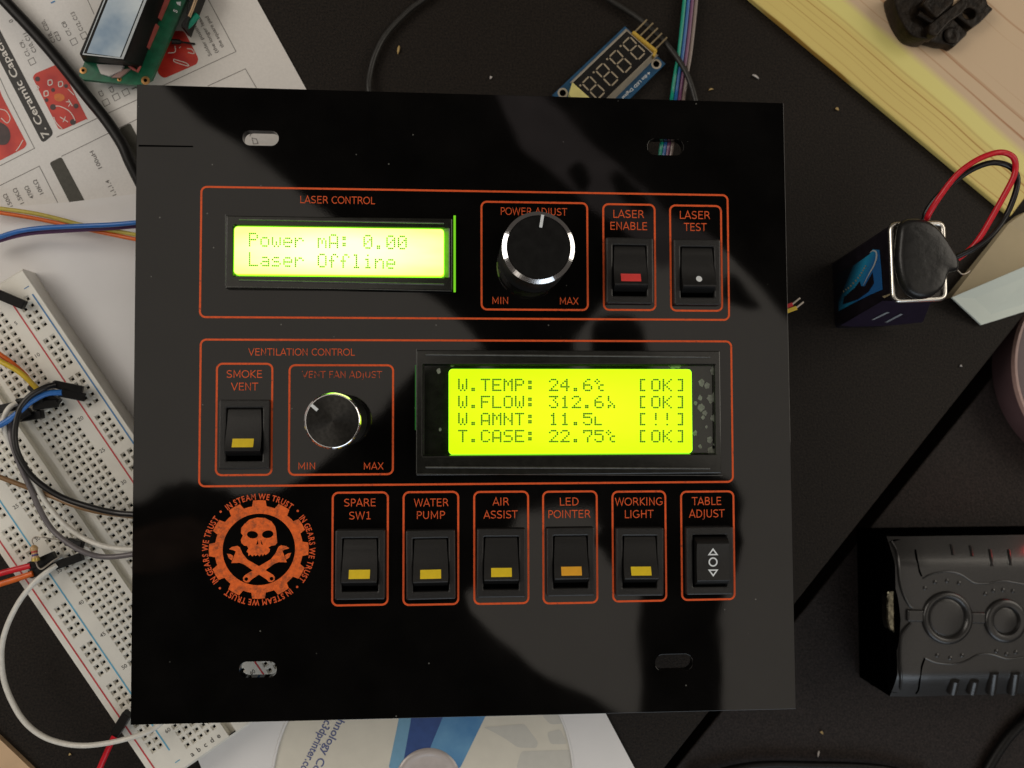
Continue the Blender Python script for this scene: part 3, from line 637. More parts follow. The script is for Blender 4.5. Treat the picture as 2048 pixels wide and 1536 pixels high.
# ---- rocker switches (all of one size; copies share their meshes)
def switch_proto():
    c = Vector((0, 0, 0)); zt = .0018
    mb = MB(); out = rrect(-.0074, -.01035, .0074, .01035, .0006); inn = rrect(-.0053, -.0079, .0053, .0079, .0003)
    mb.add(*fill2d([out, inn], -.002, zt, .00045))
    mb.prism(inn, -.002, .00025, idx=1)
    return mb
def rocker_mesh():
    prof = [(.0077, -.0014), (.0077, .0012), (.0072, .0016), (.0045, .00175), (.0015, .0021), (-.0015, .0029), (-.0038, .0039), (-.0044, .0042), (-.0048, .0041), (-.0063, .0012), (-.0066, -.0014)]
    hw = [.0047, .0047, .0048, .00495, .0051, .0052, .00525, .0052, .0051, .0050, .0050]
    mb = MB(); n = len(prof)
    v = [Vector((s_ * w, y, z)) for s_ in (-1, 1) for (y, z), w in zip(prof, hw)]
    mb.add(v, [tuple(range(n)), tuple(range(2 * n - 1, n - 1, -1))] + [(k + n, (k + 1) % n + n, (k + 1) % n, k) for k in range(n)])
    return mb
def slope_z(y):
    pr = [(.0072, .0016), (.0045, .00175), (.0015, .0021), (-.0015, .0029), (-.0038, .0039), (-.0044, .0042)]
    for (a, za), (b, zb) in zip(pr, pr[1:]):
        if b <= y <= a: return za + (zb - za) * (a - y) / (a - b)
    return .0042
def marker_mesh(kind):
    mb = MB()
    if kind == 'dot':
        for k in range(24):
            pass
        pts = [(.00095 * math.cos(t), -.0024 + .00095 * math.sin(t)) for t in [2 * math.pi * k / 24 for k in range(24)]]
        mb.add([Vector((x, y, slope_z(y) + .0001)) for x, y in pts], [tuple(range(24))])
    else:
        ys = [-.0012, -.0015, -.0027, -.0037]
        v = [Vector((s_ * .0031, y, slope_z(y) + .0001)) for y in ys for s_ in (-1, 1)]
        mb.add(v, [(2 * k, 2 * k + 2, 2 * k + 3, 2 * k + 1) for k in range(3)])
    return mb
def local_build(mb, name, mats, parent, loc, smooth=False):
    ORG['__l'] = Vector((0, 0, 0))
    me = bpy.data.meshes.new(name); me.from_pydata(mb.v, [], mb.f)
    for m in (mats if isinstance(mats, list) else [mats]): me.materials.append(m)
    for p, i in zip(me.polygons, mb.i): p.material_index = i
    bm = bmesh.new(); bm.from_mesh(me); bmesh.ops.recalc_face_normals(bm, faces=bm.faces); bm.to_mesh(me); bm.free()
    if smooth:
        for p in me.polygons: p.use_smooth = True
        me.set_sharp_from_angle(angle=math.radians(38))
    o = bpy.data.objects.new(name, me); COL.objects.link(o); o.parent = parent; o.location = loc; return o
protos = {}
spots = [((1259.7, 541), 'red', 'rocker switch with red marker under LASER ENABLE'), ((1395, 544), 'dot', 'rocker switch with white dot under LASER TEST'),
         ((488.5, 869), 'yellow', 'rocker switch with yellow marker under SMOKE VENT'), ((720, 1130), 'yellow', None), ((861.5, 1130), 'yellow', None),
         ((1002.5, 1126.5), 'yellow', None), ((1141.5, 1124), 'amber', 'rocker switch with amber marker under LED POINTER'), ((1280, 1124), 'yellow', None)]
first = None
for (px_, py_), kind, lab in spots:
    c = P(px_, py_, ZP + .0018); loc = Vector((c.x, c.y, ZP)) - pc
    if first is None:
        sw = local_build(switch_proto(), 'rocker_switch', [M['switch'], M['void']], panel, loc, True)
        rk = local_build(rocker_mesh(), 'rocker', M['rocker'], sw, (0, 0, 0), True); first = (sw, rk)
    else:
        sw = first[0].copy(); COL.objects.link(sw); sw.parent = panel; sw.location = loc
        if 'label' in sw: del sw['label']
        rk = first[1].copy(); COL.objects.link(rk); rk.parent = sw
    if lab: sw['label'] = lab
    sw.rotation_euler.z = math.radians(rb.uniform(-.7, .7))
    mk = 'dot' if kind == 'dot' else 'bar'
    o = local_build(marker_mesh(mk), 'marker', M[{'red': 'red_mark', 'dot': 'white_mark', 'yellow': 'yellow_mark', 'amber': 'amber_mark'}[kind]], sw, (0, 0, 0))
# the three-position table switch
c = P(1420, 1122, ZP + .0018); loc = Vector((c.x, c.y, ZP)) - pc
sw = first[0].copy(); COL.objects.link(sw); sw.parent = panel; sw.location = loc; sw['label'] = 'rocker switch with white arrows under TABLE ADJUST'
mb = MB(); prof = [(.0074, -.0014), (.0072, .0016), (.0062, .0034), (.0055, .0038), (.0028, .0034), (0, .0033), (-.0028, .0034), (-.0055, .0038), (-.0062, .0034), (-.0072, .0016), (-.0074, -.0014)]
n = len(prof); v = [Vector((s_ * (.0050 if 1 < k < n - 2 else .0051), y, z)) for s_ in (-1, 1) for k, (y, z) in enumerate(prof)]
mb.add(v, [tuple(range(n)), tuple(range(2 * n - 1, n - 1, -1))] + [(k + n, (k + 1) % n + n, (k + 1) % n, k) for k in range(n)])
rk = local_build(mb, 'rocker', M['rocker'], sw, (0.0004, 0, 0), True)
def tri(cy, s_):
    o = [(-.00165, cy - s_ * .00105), (.00165, cy - s_ * .00105), (0, cy + s_ * .00115)]
    i = [(x * .52, cy + (y - cy) * .5 - s_ * .00012) for x, y in o]; return [o, i]
for lp in (tri(.0031, 1), [[(.00142 * math.cos(t), .00142 * math.sin(t)) for t in [2 * math.pi * k / 28 for k in range(28)]], [(.00098 * math.cos(t), .00098 * math.sin(t)) for t in [2 * math.pi * k / 28 for k in range(28)]]], tri(-.0033, -1)):
    mb = MB(); vs, fs = flat2d(lp, 0)
    mb.add([Vector((v_.x, v_.y, .00345 + .0000022 * 0 + abs(v_.y) * .025 + .0001)) for v_ in vs], fs); local_build(mb, 'marker', M['white_mark'], sw, (0.0004, 0, 0))

# ---- knobs
def knob(top, zt, r_top, r_ring, r_body, face, ptr, h_ring, label, soft=True):
    c = P(*top, ZP + zt); z1 = ZP + zt
    mb = MB(); body = [(r_body * 1.0, ZP), (r_body, ZP + .0012)]
    seg = 72; vs = []; fs = []
    # knurled skirt
    prof = [(r_body * 1.03, ZP + .0001), (r_body * 1.03, ZP + .002), (r_body, ZP + .0028), (r_body * .985, z1 - h_ring - .0006), (r_body * .99, z1 - h_ring)]
    for k, (r_, z_) in enumerate(prof):
        for q in range(seg):
            a_ = 2 * math.pi * q / seg; rr = r_ * (.985 if (q % 2 and 2 <= k <= 3) else 1)
            vs.append(Vector((c.x + rr * math.cos(a_), c.y + rr * math.sin(a_), z_)))
    for k in range(len(prof) - 1):
        for q in range(seg): q2 = (q + 1) % seg; fs.append((k * seg + q, k * seg + q2, (k + 1) * seg + q2, (k + 1) * seg + q))
    mb.add(vs, fs); kb = mb.build('knob', M['knob'], panel, smooth=True); kb['label'] = label
    mb = MB(); mb.lathe(c, [(r_body * .99, z1 - h_ring), (r_ring, z1 - h_ring + .0002), (r_ring, z1 - .00055 if soft else z1 - h_ring + .0009), *([(r_top + .00015, z1 - .0001)] if soft else []), (r_top, z1), (r_top * .985, z1), (r_top * .985, z1 - .0004)], 96)
    mb.build('trim_ring', M['chrome'], kb, smooth=False)
    me_c = c
    mb = MB(); mb.add([Vector((c.x + r_top * .987 * math.cos(t), c.y + r_top * .987 * math.sin(t), z1 - .0002)) for t in [2 * math.pi * k / 96 for k in range(96)]], [tuple(range(96))])
    f_ = MB(); f_.v = [v - Vector((c.x, c.y, z1)) for v in mb.v]; f_.f = mb.f; f_.i = mb.i
    local_build(f_, 'top_cap', face, kb, Vector((c.x, c.y, z1)) - pc)
    mb = MB(); a, b = P(*ptr[0], z1), P(*ptr[1], z1); mb.box(a, b, .00085, .0006); mb.build('pointer', M['white_mark'], kb)
knob((1077.4, 494.5), .0165, .00935, .01058, .01035, M['knob_matte'], ((1085.3, 430), (1081.3, 455)), .0016, 'large knob with wide polished trim ring pointing straight up', soft=False)
knob((664.8, 841.8), .0160, .00752, .00800, .00785, M['knob_face'], ((622.5, 809.5), (635.2, 820.5)), .0011, 'small knob with thin trim ring pointing to the upper left')
# ------------------------------------------------------------------ papers on the left
ZS = .0006                                                # printed sheet
sheet_out = [(-70, -90), (462, -95), (620, 192), (700, 340), (380, 560), (-60, 640)]
mb = MB(); mb.add(*fill2d([[(p.x, p.y) for p in PL(sheet_out, ZS)]], .0001, ZS))
sheet = mb.build('instruction_sheet', M['paper'], None, base=P(200, 200, 0)); tag(sheet, 'white printed instruction sheet with red pictures and a black heading strip', 'printed sheet')
zi = ZS + .00005
dU = (-.46, -.888); dL = (-.888, .46)
def ink_poly(name, pts, m, r=0, z=zi):
    q = PL(pts, z); pp = [(p.x, p.y) for p in q]
    if r: pp = round_poly(pp, r * .00017)
    mb = MB(); mb.add(*flat2d([pp], z)); return mb.build(name, M[m], sheet)
def ink_lines(polys, w=1.3, m='ink_grey', name='printed_rule'):
    for pl in polys:
        mb = MB(); h = w * .000175 / 2
        for p_, q_ in zip(pl, pl[1:]):
            a_, b_ = P(*p_, zi), P(*q_, zi); d_ = (b_ - a_).normalized(); s_ = Vector((-d_.y, d_.x, 0)) * h
            mb.add([a_ - s_, b_ - s_ + d_ * h, b_ + s_ + d_ * h, a_ + s_], [(0, 1, 2, 3)])
        mb.build(name, M[m], sheet)
def ink_text(body, p, cap, width=None, m='ink_grey', anchor='c', bold=.0, z=zi + .00003, name='printed_text', parent=None, ex=None, ey=None):
    mb = MB(); s = pxl(p, z); X = dirs(p, ex or dU, z); Y = Vector((-X.y, X.x, 0))
    text_on(mb, body, P(*p, z), X, Y, cap * s, width * s if width else None, n=EZ, anchor=anchor, bold=bold)
    return mb.build(name, M[m], parent or sheet)
ink_poly('heading_strip', [(-40, -17), (108, 268), (85, 287), (-75, -22)], 'ink', 9)
hs = ink_text('7. Ceramic Capacitors', (93, 274), 14, 268, 'ink_white', 'l', .012)
for out_, in_ in ((([(-40, 70), (3, 190), (54, 288), (49, 296), (-10, 326), (-60, 340)]), 0), ([(65, 155), (70, 147), (113, 129), (122, 134), (176, 240), (173, 238), (126, 259), (117, 258)], 0),
                  ([(340, 62), (368.5, 61.5), (397, 117), (394, 128), (328, 157), (316, 148), (312, 110)], 0)):
    ph = ink_poly('printed_photo', out_, 'photo_red', 8)
def photo_mark(pts, m='ink_white', w=1.6):
    mb = MB(); mb.tube(cat_rom(PL(pts, zi + .00006), 5), w * .000085, 6)
    for v in mb.v: v.z = zi + .00006 + (v.z - zi - .00006) * .15
    mb.build('printed_mark', M[m], sheet)
for pts in ([(0, 218), (12, 222), (20, 236), (14, 246), (2, 236)], [(46, 280), (38, 294), (32, 302)], [(111, 212), (121, 213), (137, 221), (146, 232), (150, 241)], [(107, 234), (112, 245), (124, 258)],
            [(120, 234), (136, 244)], [(126, 244), (131, 233)], [(132, 203), (141, 205), (137, 213)], [(137, 199), (145, 212)], [(72, 170), (78, 175), (72, 181)], [(136, 178), (148, 190)],
            [(350, 92), (350, 104), (336, 106)], [(347, 118), (372, 126), (376, 132), (350, 124), (347, 118)], [(374, 97), (384, 99), (388, 107), (376, 105)], [(358, 96), (362, 93)]):
    photo_mark(pts)
for (x, y) in ((100, 165), (121, 168), (92, 187)):
    photo_mark([(x - 4, y - 4), (x + 3, y - 5), (x + 4, y + 3), (x - 3, y + 5), (x - 4, y - 4)], w=2)
for (x, y, r_) in ((75, 158, 5), (106, 180, 4), (132, 172, 4), (106, 214, 6), (152, 212, 5), (146, 244, 6), (93, 200, 4)):
    mb = MB(); q = PL([(x + r_ * math.cos(t), y + r_ * math.sin(t)) for t in [2 * math.pi * k / 16 for k in range(16)]], zi + .00005); mb.add(q, [tuple(range(15, -1, -1))]); mb.build('printed_mark', M['photo_dark'], sheet)
ink_poly('printed_mark', [(-20, 240), (4, 245), (18, 256), (22, 275), (14, 290), (-4, 290), (-20, 275)], 'photo_dark', 10, zi + .00004)
ink_poly('printed_mark', [(108, 189), (118, 186), (128, 190), (130, 198), (120, 204), (109, 200)], 'photo_amber', 12, zi + .00005)
ink_lines([[(-3, 150), (15, 190), (69, 296.6), (0, 331.5), (-20, 341)], [(113, 274.6), (280, 196.7)], [(122.8, 312.8), (206.6, 271.6), (273, 239)], [(-10, 376), (78.6, 332.2), (115.3, 404.9)],
           [(174, -3), (188, 28)], [(415.6, -3), (472, 103), (320, 174)], [(415.6, 172), (490.6, 137.5), (512.5, 175)]])
ink_poly('printed_bar', [(98.8, 325.5), (122.8, 313.5), (175, 412), (145, 417)], 'charcoal_bar', 5)
ink_poly('printed_bar', [(238, 257.4), (260.5, 246), (320, 360), (295, 370)], 'charcoal_bar', 5)
for t_, p_, c_, w_ in (('C1, C9,', (48.8, 97), 8, 36), ('C10, C11', (59.5, 85.5), 8, 45), ('C18, C20,', (96.4, 63), 8, 52), ('C23', (115, 72.5), 8, 21), ('C7, C8', (133, 57.4), 8, 32), ('C12, C13', (153.8, 43), 8, 43),
                       ('C2', (202, 187), 8, 13), ('C3', (223, 179), 8, 13), ('Solder positive', (403.7, 79), 7, 76), ('(the longer lead', (415.4, 70.3), 7, 82), ('the square pad', (429, 64), 7, 72),
                       ('100uH', (191.6, 319.5), 8, 40), ('1,1,1,4', (221.6, 375.7), 8, 35), ('10K\u03a9', (76.4, 374), 8, 33), ('470\u03a9', (58.4, 384.6), 8, 29), ('1.5K\u03a9', (36.7, 392), 8, 36), ('150\u03a9', (15.7, 401), 8, 30), ('I', (106, 4), 9, 3),
                       ('0', (22, 42), 8, 6), ('J', (268, 178), 8, 6)):
    ink_text(t_, p_, c_, w_, m='ink_grey' if t_ not in ('I',) else 'rail_blue', bold=.01)
for bx, by in ((64, 123), (147.7, 83.4), (168, 71), (212, 205), (232.4, 194), (251.6, 184.6)):
    q = [(bx + a * dU[0] * 6 + b * dL[0] * 6, by + a * dU[1] * 6 + b * dL[1] * 6) for a, b in ((-1, -1), (1, -1), (1, 1), (-1, 1), (-1, -1))]
    ink_lines([q], 1.2, name='tick_box')
ink_lines([[(504, 276), (513, 278), (516, 287), (507, 288), (504, 276)]], 1.4, name='tick_box'); ink_text('Y', (502, 268), 8, 8, bold=.01)
# plain sheet that the breadboard stands on
ZW = .0014
white_out = [(-120, 428), (0, 415.5), (140, 404), (270, 388), (560, 352), (600, 800), (420, 1010), (180, 960), (-20, 640)]
mb = MB(); mb.add(*fill2d([[(p.x, p.y) for p in PL(white_out, ZW)]], .0008, ZW))
tag(mb.build('paper_sheet', M['paper_white'], None, base=P(200, 600, .0008)), 'plain white paper sheet lying under the breadboard and jumper wires', 'paper sheet')

# ------------------------------------------------------------------ breadboard
ZB = ZW + .0085
A35, A60 = P(131.7, 1133.5, ZB), P(348.5, 1452.7, ZB)
pit = (A60 - A35).length / 25; bu = (A60 - A35).normalized(); bv = Vector((-bu.y, bu.x, 0))
def BB(r, c, dz=0.0): return A35 + bu * (r - 35) * pit + bv * c * pit + Vector((0, 0, dz))
bb = thing('breadboard', BB(32, 5.5, -.0085), 'off white solderless breadboard with red and blue rail lines and numbered rows', 'breadboard')
mb = MB()
vbr = [-5.8, -4.35, -3.35, -2.35, -1.4, -.5, .5, 1.5, 2.5, 3.5, 4.5, 4.95, 6.05, 6.5, 7.5, 8.5, 9.5, 10.5, 11.5, 12.4, 13.35, 14.35, 15.35, 16.35]
ubr = [-.4] + [r + .5 for r in range(0, 64)] + [65.1]
main = {-.5: 1, .5: 1, 1.5: 1, 2.5: 1, 3.5: 1, 6.5: 1, 7.5: 1, 8.5: 1, 9.5: 1, 10.5: 1}
rail = {-4.35, -3.35, 13.35, 14.35}
def quad(a, b, c, d, i=0): mb.add([a, b, c, d], [(0, 1, 2, 3)], i)
def cell(r, c):
    o, h, k, dp = .5, .34, .165, .0008
    R0_ = [BB(r + a * o, c + b * o) for a, b in ((-1, -1), (1, -1), (1, 1), (-1, 1))]
    R1_ = [BB(r + a * h, c + b * h) for a, b in ((-1, -1), (1, -1), (1, 1), (-1, 1))]
    R2_ = [BB(r + a * k, c + b * k, -dp) for a, b in ((-1, -1), (1, -1), (1, 1), (-1, 1))]
    R3_ = [BB(r + a * k, c + b * k, -.004) for a, b in ((-1, -1), (1, -1), (1, 1), (-1, 1))]
    for n_, (A_, B_) in enumerate(((R0_, R1_), (R1_, R2_), (R2_, R3_))):
        for q in range(4): q2 = (q + 1) % 4; quad(A_[q], A_[q2], B_[q2], B_[q], 1 if n_ == 2 else 0)
    quad(*R3_, 1)
for v0, v1 in zip(vbr, vbr[1:]):
    if v0 in main or v0 in rail:
        c = v0 + .5
        for u0, u1 in zip(ubr, ubr[1:]):
            r = int(round(u0 + .5))
            ok = (u1 - u0 < 1.01) and ((v0 in main and 1 <= r <= 63) or (v0 in rail and 3 <= r <= 61 and (r - 3) % 6 < 5))
            if ok: cell(r, c)
            else: quad(BB(u0, v0), BB(u1, v0), BB(u1, v1), BB(u0, v1))
    elif v0 == 4.95:
        g = -.0026; a_, b_ = BB(-.4, v0), BB(65.1, v0); c_, d_ = BB(65.1, v1), BB(-.4, v1); z_ = Vector((0, 0, g))
        quad(a_ + z_, b_ + z_, c_ + z_, d_ + z_); quad(a_, b_, b_ + z_, a_ + z_); quad(d_ + z_, c_ + z_, c_, d_)
    else: quad(BB(-.4, v0), BB(65.1, v0), BB(65.1, v1), BB(-.4, v1))
rim = [BB(-.4, -5.8), BB(65.1, -5.8), BB(65.1, 16.35), BB(-.4, 16.35)]
ctr = sum(rim, Vector()) / 4
mid = [p + (p - ctr).normalized() * .0008 - Vector((0, 0, .0008)) for p in rim]; low = [Vector((p.x, p.y, ZW)) for p in mid]
for A_, B_ in ((rim, mid), (mid, low)):
    for q in range(4): q2 = (q + 1) % 4; quad(A_[q2], A_[q], B_[q], B_[q2])
mb.build('body', [M['board'], M['void']], bb)
def stripe(r0, r1, c, w, m):
    mb = MB(); h = w / 2
    mb.add([BB(r0, c - h, .00006), BB(r1, c - h, .00006), BB(r1, c + h, .00006), BB(r0, c + h, .00006)], [(0, 1, 2, 3)])
    mb.build('rail_line', M[m], bb)
stripe(2.6, 62.2, -2.15, .2, 'rail_cyan'); stripe(2.6, 63.6, -4.97, .2, 'rail_red'); stripe(2.6, 62.2, 12.95, .2, 'rail_red'); stripe(2.9, 62.2, 15.75, .2, 'rail_blue')
stripe(62.9 + 1, 62.9 + 1.12, -2.1, .7, 'rail_cyan'); stripe(1.7, 1.82, 15.6, .7, 'rail_blue')
for r in range(5, 65, 5):
    for c in (-.95, 11.95):
        if r in (5, 10, 15) and c < 0: continue
        mb = MB(); text_on(mb, str(r), BB(r - .05, c, .00006), bv, -bu, .00125, n=EZ); mb.build('row_number', M['ink'], bb)
for k, ch in enumerate('abcde'):
    mb = MB(); text_on(mb, ch, BB(64.25, k - .1, .00006), bv, -bu, .0016, n=EZ, bold=.01); mb.build('column_letter', M['ink'], bb)

# ------------------------------------------------------------------ jumper wires
RW = .00066
def wire(label, pts, m, r=RW, housings=(), name='jumper_wire', cat='wire', group=None, n=8):
    pw = [P(*p) for p in pts]
    if not housings:
        mb = MB(); mb.tube(cat_rom(pw, n), r, 10)
        return tag(mb.build(name, M[m], None, True, base=pw[0]), label, cat, group)
    t = thing(name, pw[0], label, cat, group)
    mb = MB(); mb.tube(cat_rom(pw, n), r, 10); mb.build('cable', M[m], t, True)
    for h in housings:
        a, b, w = P(*h[0]), P(*h[1]), h[2]
        mb = MB(); d = (b - a).normalized(); mb.box(a, b, w, w); 
        mb.box(a - d * .0004, a + d * .0, w * .8, w * .8)
        me = mb.build('connector_housing', M['housing'], t)
        bv_ = me.modifiers.new('b', 'BEVEL'); bv_.width = .00025; bv_.segments = 2
    return t
UP = .021
wire('yellow jumper wire above the orange one, crossing white paper at the panel edge', [(-30, 414, .006), (0, 417, .006), (70, 427, .006), (130, 441, .006), (160, 449, .006), (225, 461, .008), (275, 470, .012), (330, 480, .018)], 'w_dimyellow', .0007, group=None)
wire('orange jumper wire beside the yellow one, crossing white paper at the panel edge', [(-30, 422, .005), (0, 425.5, .005), (60, 435, .005), (120, 447, .005), (190, 462, .006), (268, 478, .010), (330, 490, .017)], 'w_orange', .0007)
wire('blue jumper wire crossing over the yellow and orange ones', [(-30, 487, .008), (0, 474, .008), (40, 462, .008), (90, 455.5, .009), (160, 452, .010), (220, 449.5, .012), (275, 445, .015), (330, 440, .020)], 'w_blue', .0008)
wire('purple jumper wire running along the underside of the blue one', [(-30, 494, .006), (0, 481, .006), (60, 467, .006), (150, 460.5, .007), (220, 456.5, .009), (275, 452.5, .012), (330, 450, .018)], 'w_purple', .0007)
h1 = ZB + .004
wire('orange jumper wire plugged in above row 15 behind the yellow one', [(-30, 688, h1), (0, 709, h1), (25, 727, h1), (50, 750, h1), (66, 772, ZB + .003)], 'w_orange', .0008, [((62, 772, ZB + .0025), (100, 802, ZB + .0025), .0024)])
wire('yellow jumper wire plugged in near row 15', [(-30, 703, h1 + .001), (0, 722, h1 + .002), (41, 746, h1 + .002), (82, 785, ZB + .004)], 'w_yellow', .00085, [((76, 780, ZB + .003), (118, 806, ZB + .0025), .0026)])
wire('blue jumper wire lying over the crowded black connectors', [(-40, 866, h1 + .005), (0, 850, h1 + .005), (28, 832, h1 + .005), (62, 803, h1 + .004), (94, 787, h1 + .003), (124, 785, h1 + .002)], 'w_blue', .00095, [((120, 785, h1 + .001), (171, 795, ZB + .0022), .0026)])
zb2 = ZB + .006
wire('black jumper wire looping from its connector by the red rail line down to the panel', [(110, 769, zb2), (88, 776, zb2 + .002), (60, 792, zb2 + .003), (40, 818, zb2 + .003), (31, 850, zb2 + .003), (30, 882, zb2 + .003), (38, 912, zb2 + .003), (60, 948, zb2 + .003), (92, 976, zb2 + .003), (132, 998, zb2 + .003), (188, 1016, zb2 + .004), (235, 1026, .0205), (270, 1029, .022), (320, 1034, .024)],
     'w_black', .00095, [((108, 768, zb2 - .001), (166, 780, ZB + .003), .0025)])
wire('white jumper wire curving in front of the groove and under the panel', [(34, 806, zb2), (18, 816, zb2 + .001), (8, 838, zb2 + .001), (12, 868, zb2 + .001), (27, 900, zb2), (48, 932, zb2), (72, 972, zb2), (94, 1008, zb2), (124, 1044, zb2), (160, 1072, zb2), (200, 1090, zb2 + .002), (238, 1097, .019), (272, 1098, .021), (330, 1098, .023)],
     'w_white', .00085, [((36, 805, zb2 - .002), (90, 800, ZB + .004), .0025)])
wire('grey jumper wire curving beside the white one and under the panel', [(20, 846, zb2), (24, 884, zb2 + .001), (40, 930, zb2 + .001), (59, 972, zb2 + .001), (78, 1016, zb2 + .001), (102, 1056, zb2 + .001), (132, 1083, zb2 + .002), (168, 1104, zb2 + .003), (212, 1114, .019), (272, 1108, .021), (330, 1100, .024)],
     'w_grey', .00085, [((14, 846, zb2 - .001), (62, 822, ZB + .004), .0025)])
wire('brown jumper wire passing behind the black one', [(-30, 942, h1 + .001), (0, 954, h1 + .001), (31, 966, h1 + .001), (69, 980, h1 + .001), (105, 993, h1 + .001), (150, 1011, h1 + .003), (200, 1024, .0175), (270, 1033, .020), (320, 1040, .023)], 'w_brown', .0008)
for lab, a, b in (('black connector lying at the left picture edge below the crowded wires', (-25, 824, ZB + .004), (32, 812, ZB + .004)), ('black connector lying lowest in the crowded pile near row 20', (38, 836, ZB + .0025), (86, 828, ZB + .0025)),
                  ('black connector with a tilted end beside the crowded pile near row 15', (66, 812, ZB + .0045), (116, 806, ZB + .003))):
    t = MB(); t.box(P(*a), P(*b), .0027, .0027); o = t.build('jumper_connector', M['housing'], None, base=P(*a)); tag(o, lab, 'connector')
    m_ = o.modifiers.new('b', 'BEVEL'); m_.width = .0003; m_.segments = 2
t = MB(); t.box(P(-30, 577, ZB + .004), P(50, 611, ZB + .0022), .0030, .0028); o = t.build('jumper_connector', M['housing'], None, base=P(0, 590, ZB))
tag(o, 'black connector plugged into the top end of the breadboard', 'connector'); m_ = o.modifiers.new('b', 'BEVEL'); m_.width = .0003; m_.segments = 2
# row 30-35: red and orange wires, resistor, connectors
wire('red jumper wire plugged into the breadboard beside the resistor', [(-30, 1156, h1), (0, 1147, h1), (30, 1139, h1), (62, 1131, ZB + .004)], 'w_red', .00095, [((60, 1132, ZB + .0032), (110, 1110, ZB + .0025), .0026)])
wire('orange jumper wire plugged into the breadboard below the red one', [(-30, 1177, h1), (0, 1168, h1), (35, 1157, h1), (66, 1147, ZB + .004)], 'w_orange', .00095, [((62, 1149, ZB + .0026), (104, 1128, ZB + .002), .0027)])
wire('long white jumper wire looping out over the dark table', [(114, 1130, ZB + .004), (96, 1142, ZB + .005), (66, 1168, ZB + .006), (36, 1207, ZB + .005), (12, 1258, ZB + .004), (3, 1304, ZB + .003), (7, 1356, ZB + .002), (23, 1401, ZB + .002), (49, 1443, ZB + .002), (85, 1472, ZB + .002), (128, 1487, ZB + .002), (170, 1491, ZB + .003), (216, 1486, ZB + .005), (255, 1477, ZB + .006), (290, 1466, ZB + .006), (316, 1451, ZB + .005), (350, 1420, ZB + .005)],
     'w_white', .00085, [((112, 1131, ZB + .003), (165, 1112, ZB + .0025), .0027)])
wire('black connector with a bent bare lead across the grey wire', [(168, 1093, ZB + .004), (178, 1094, ZB + .003), (185, 1098, ZB - .001)], 'solder', .0003, [((134, 1083, ZB + .0022), (166, 1090, ZB + .0028), .0024)], name='jumper_connector', cat='connector')
wire('red jumper wire at the bottom with a black connector on the board edge', [(190, 1560, .006), (204, 1526, .007), (220, 1490, .009), (234, 1464, .011)], 'w_red', .00095, [((231, 1467, .0118), (256, 1426, ZB + .003), .0029)])
rs = thing('resistor', P(68, 1105, ZB), 'small striped resistor standing on bent leads over the breadboard', 'resistor')
a, b = P(67, 1090, ZB + .006), P(72, 1124, ZB + .0065)
def along(t): return a + (b - a) * t
mb = MB(); n = 16; pr = [.0004, .00095, .00115, .00115, .0009, .00088, .00088, .0009, .00115, .00118, .00095, .0004]
mb.tube([along(k / (len(pr) - 1)) for k in range(len(pr))], pr, 14); mb.build('body', M['resistor'], rs, True)
for t0, t1, r_, m_ in ((.34, .46, .00094, 'band_red'), (.54, .66, .00094, 'band_violet'), (.78, .94, .00121, 'band_gold')):
    mb = MB(); mb.tube([along(t0), along(t1)], r_, 14); mb.build('band', M[m_], rs, True)
mb = MB(); mb.tube(cat_rom([a, P(64, 1082, ZB + .006), P(68, 1075, ZB + .006), P(82, 1074, ZB + .005), P(104, 1078, ZB + .003), P(126, 1080, ZB + .001)], 6), .00022, 6); mb.build('lead', M['solder'], rs, True)
mb = MB(); mb.tube(cat_rom([b, P(76, 1134, ZB + .0062), P(83, 1138, ZB + .006), P(95, 1130, ZB + .006), P(106, 1122, ZB + .0055), P(120, 1114, ZB + .005)], 6), .00025, 6); mb.build('lead', M['solder'], rs, True)
# tan wood corner, bottom left
mb = MB(); mb.prism([(p.x, p.y) for p in PL([(-80, 1408), (0, 1479), (64, 1540), (120, 1600), (-80, 1640)], .002)], .0, .002)
tag(mb.build('wood_offcut', M['wood_tan'], None, base=P(0, 1540, 0)), 'tan wooden corner poking into the bottom left of the picture', 'wood')

# ------------------------------------------------------------------ black cables
mb = MB(); mb.tube(cat_rom([P(-30, -40, .004), P(19, 12, .004), P(75, 72, .004), P(125, 131, .004), P(175, 194, .004), P(212, 240, .004), P(244, 288, .0045), P(262, 328, .006), P(292, 385, .010), P(330, 440, .012)], 8), .00195, 14)
tag(mb.build('cable', M['black_rubber'], None, True, base=P(0, 0, 0)), 'thick black cable lying across the printed instruction sheet', 'cable')
mb = MB(); mb.tube(cat_rom([P(752, 240, .004), P(738, 182, .003), P(741, 143, .002), P(752, 106, .002), P(772, 69, .002), P(806, 32, .002), P(843, 2, .002), P(930, -52, .002), P(1040, -78, .002), P(1140, -52, .002), P(1222, 2, .002),
                           P(1256, 23, .002), P(1281, 40, .0025), P(1312, 68, .003), P(1338, 94, .0035), P(1371, 143, .0042), P(1390, 197, .004), P(1400, 260, .003)], 8), .00098, 12)
tag(mb.build('cable', M['cable_grey'], None, True, base=P(1040, 0, 0)), 'thin dull black cable looped behind the panel on the dark table', 'cable')

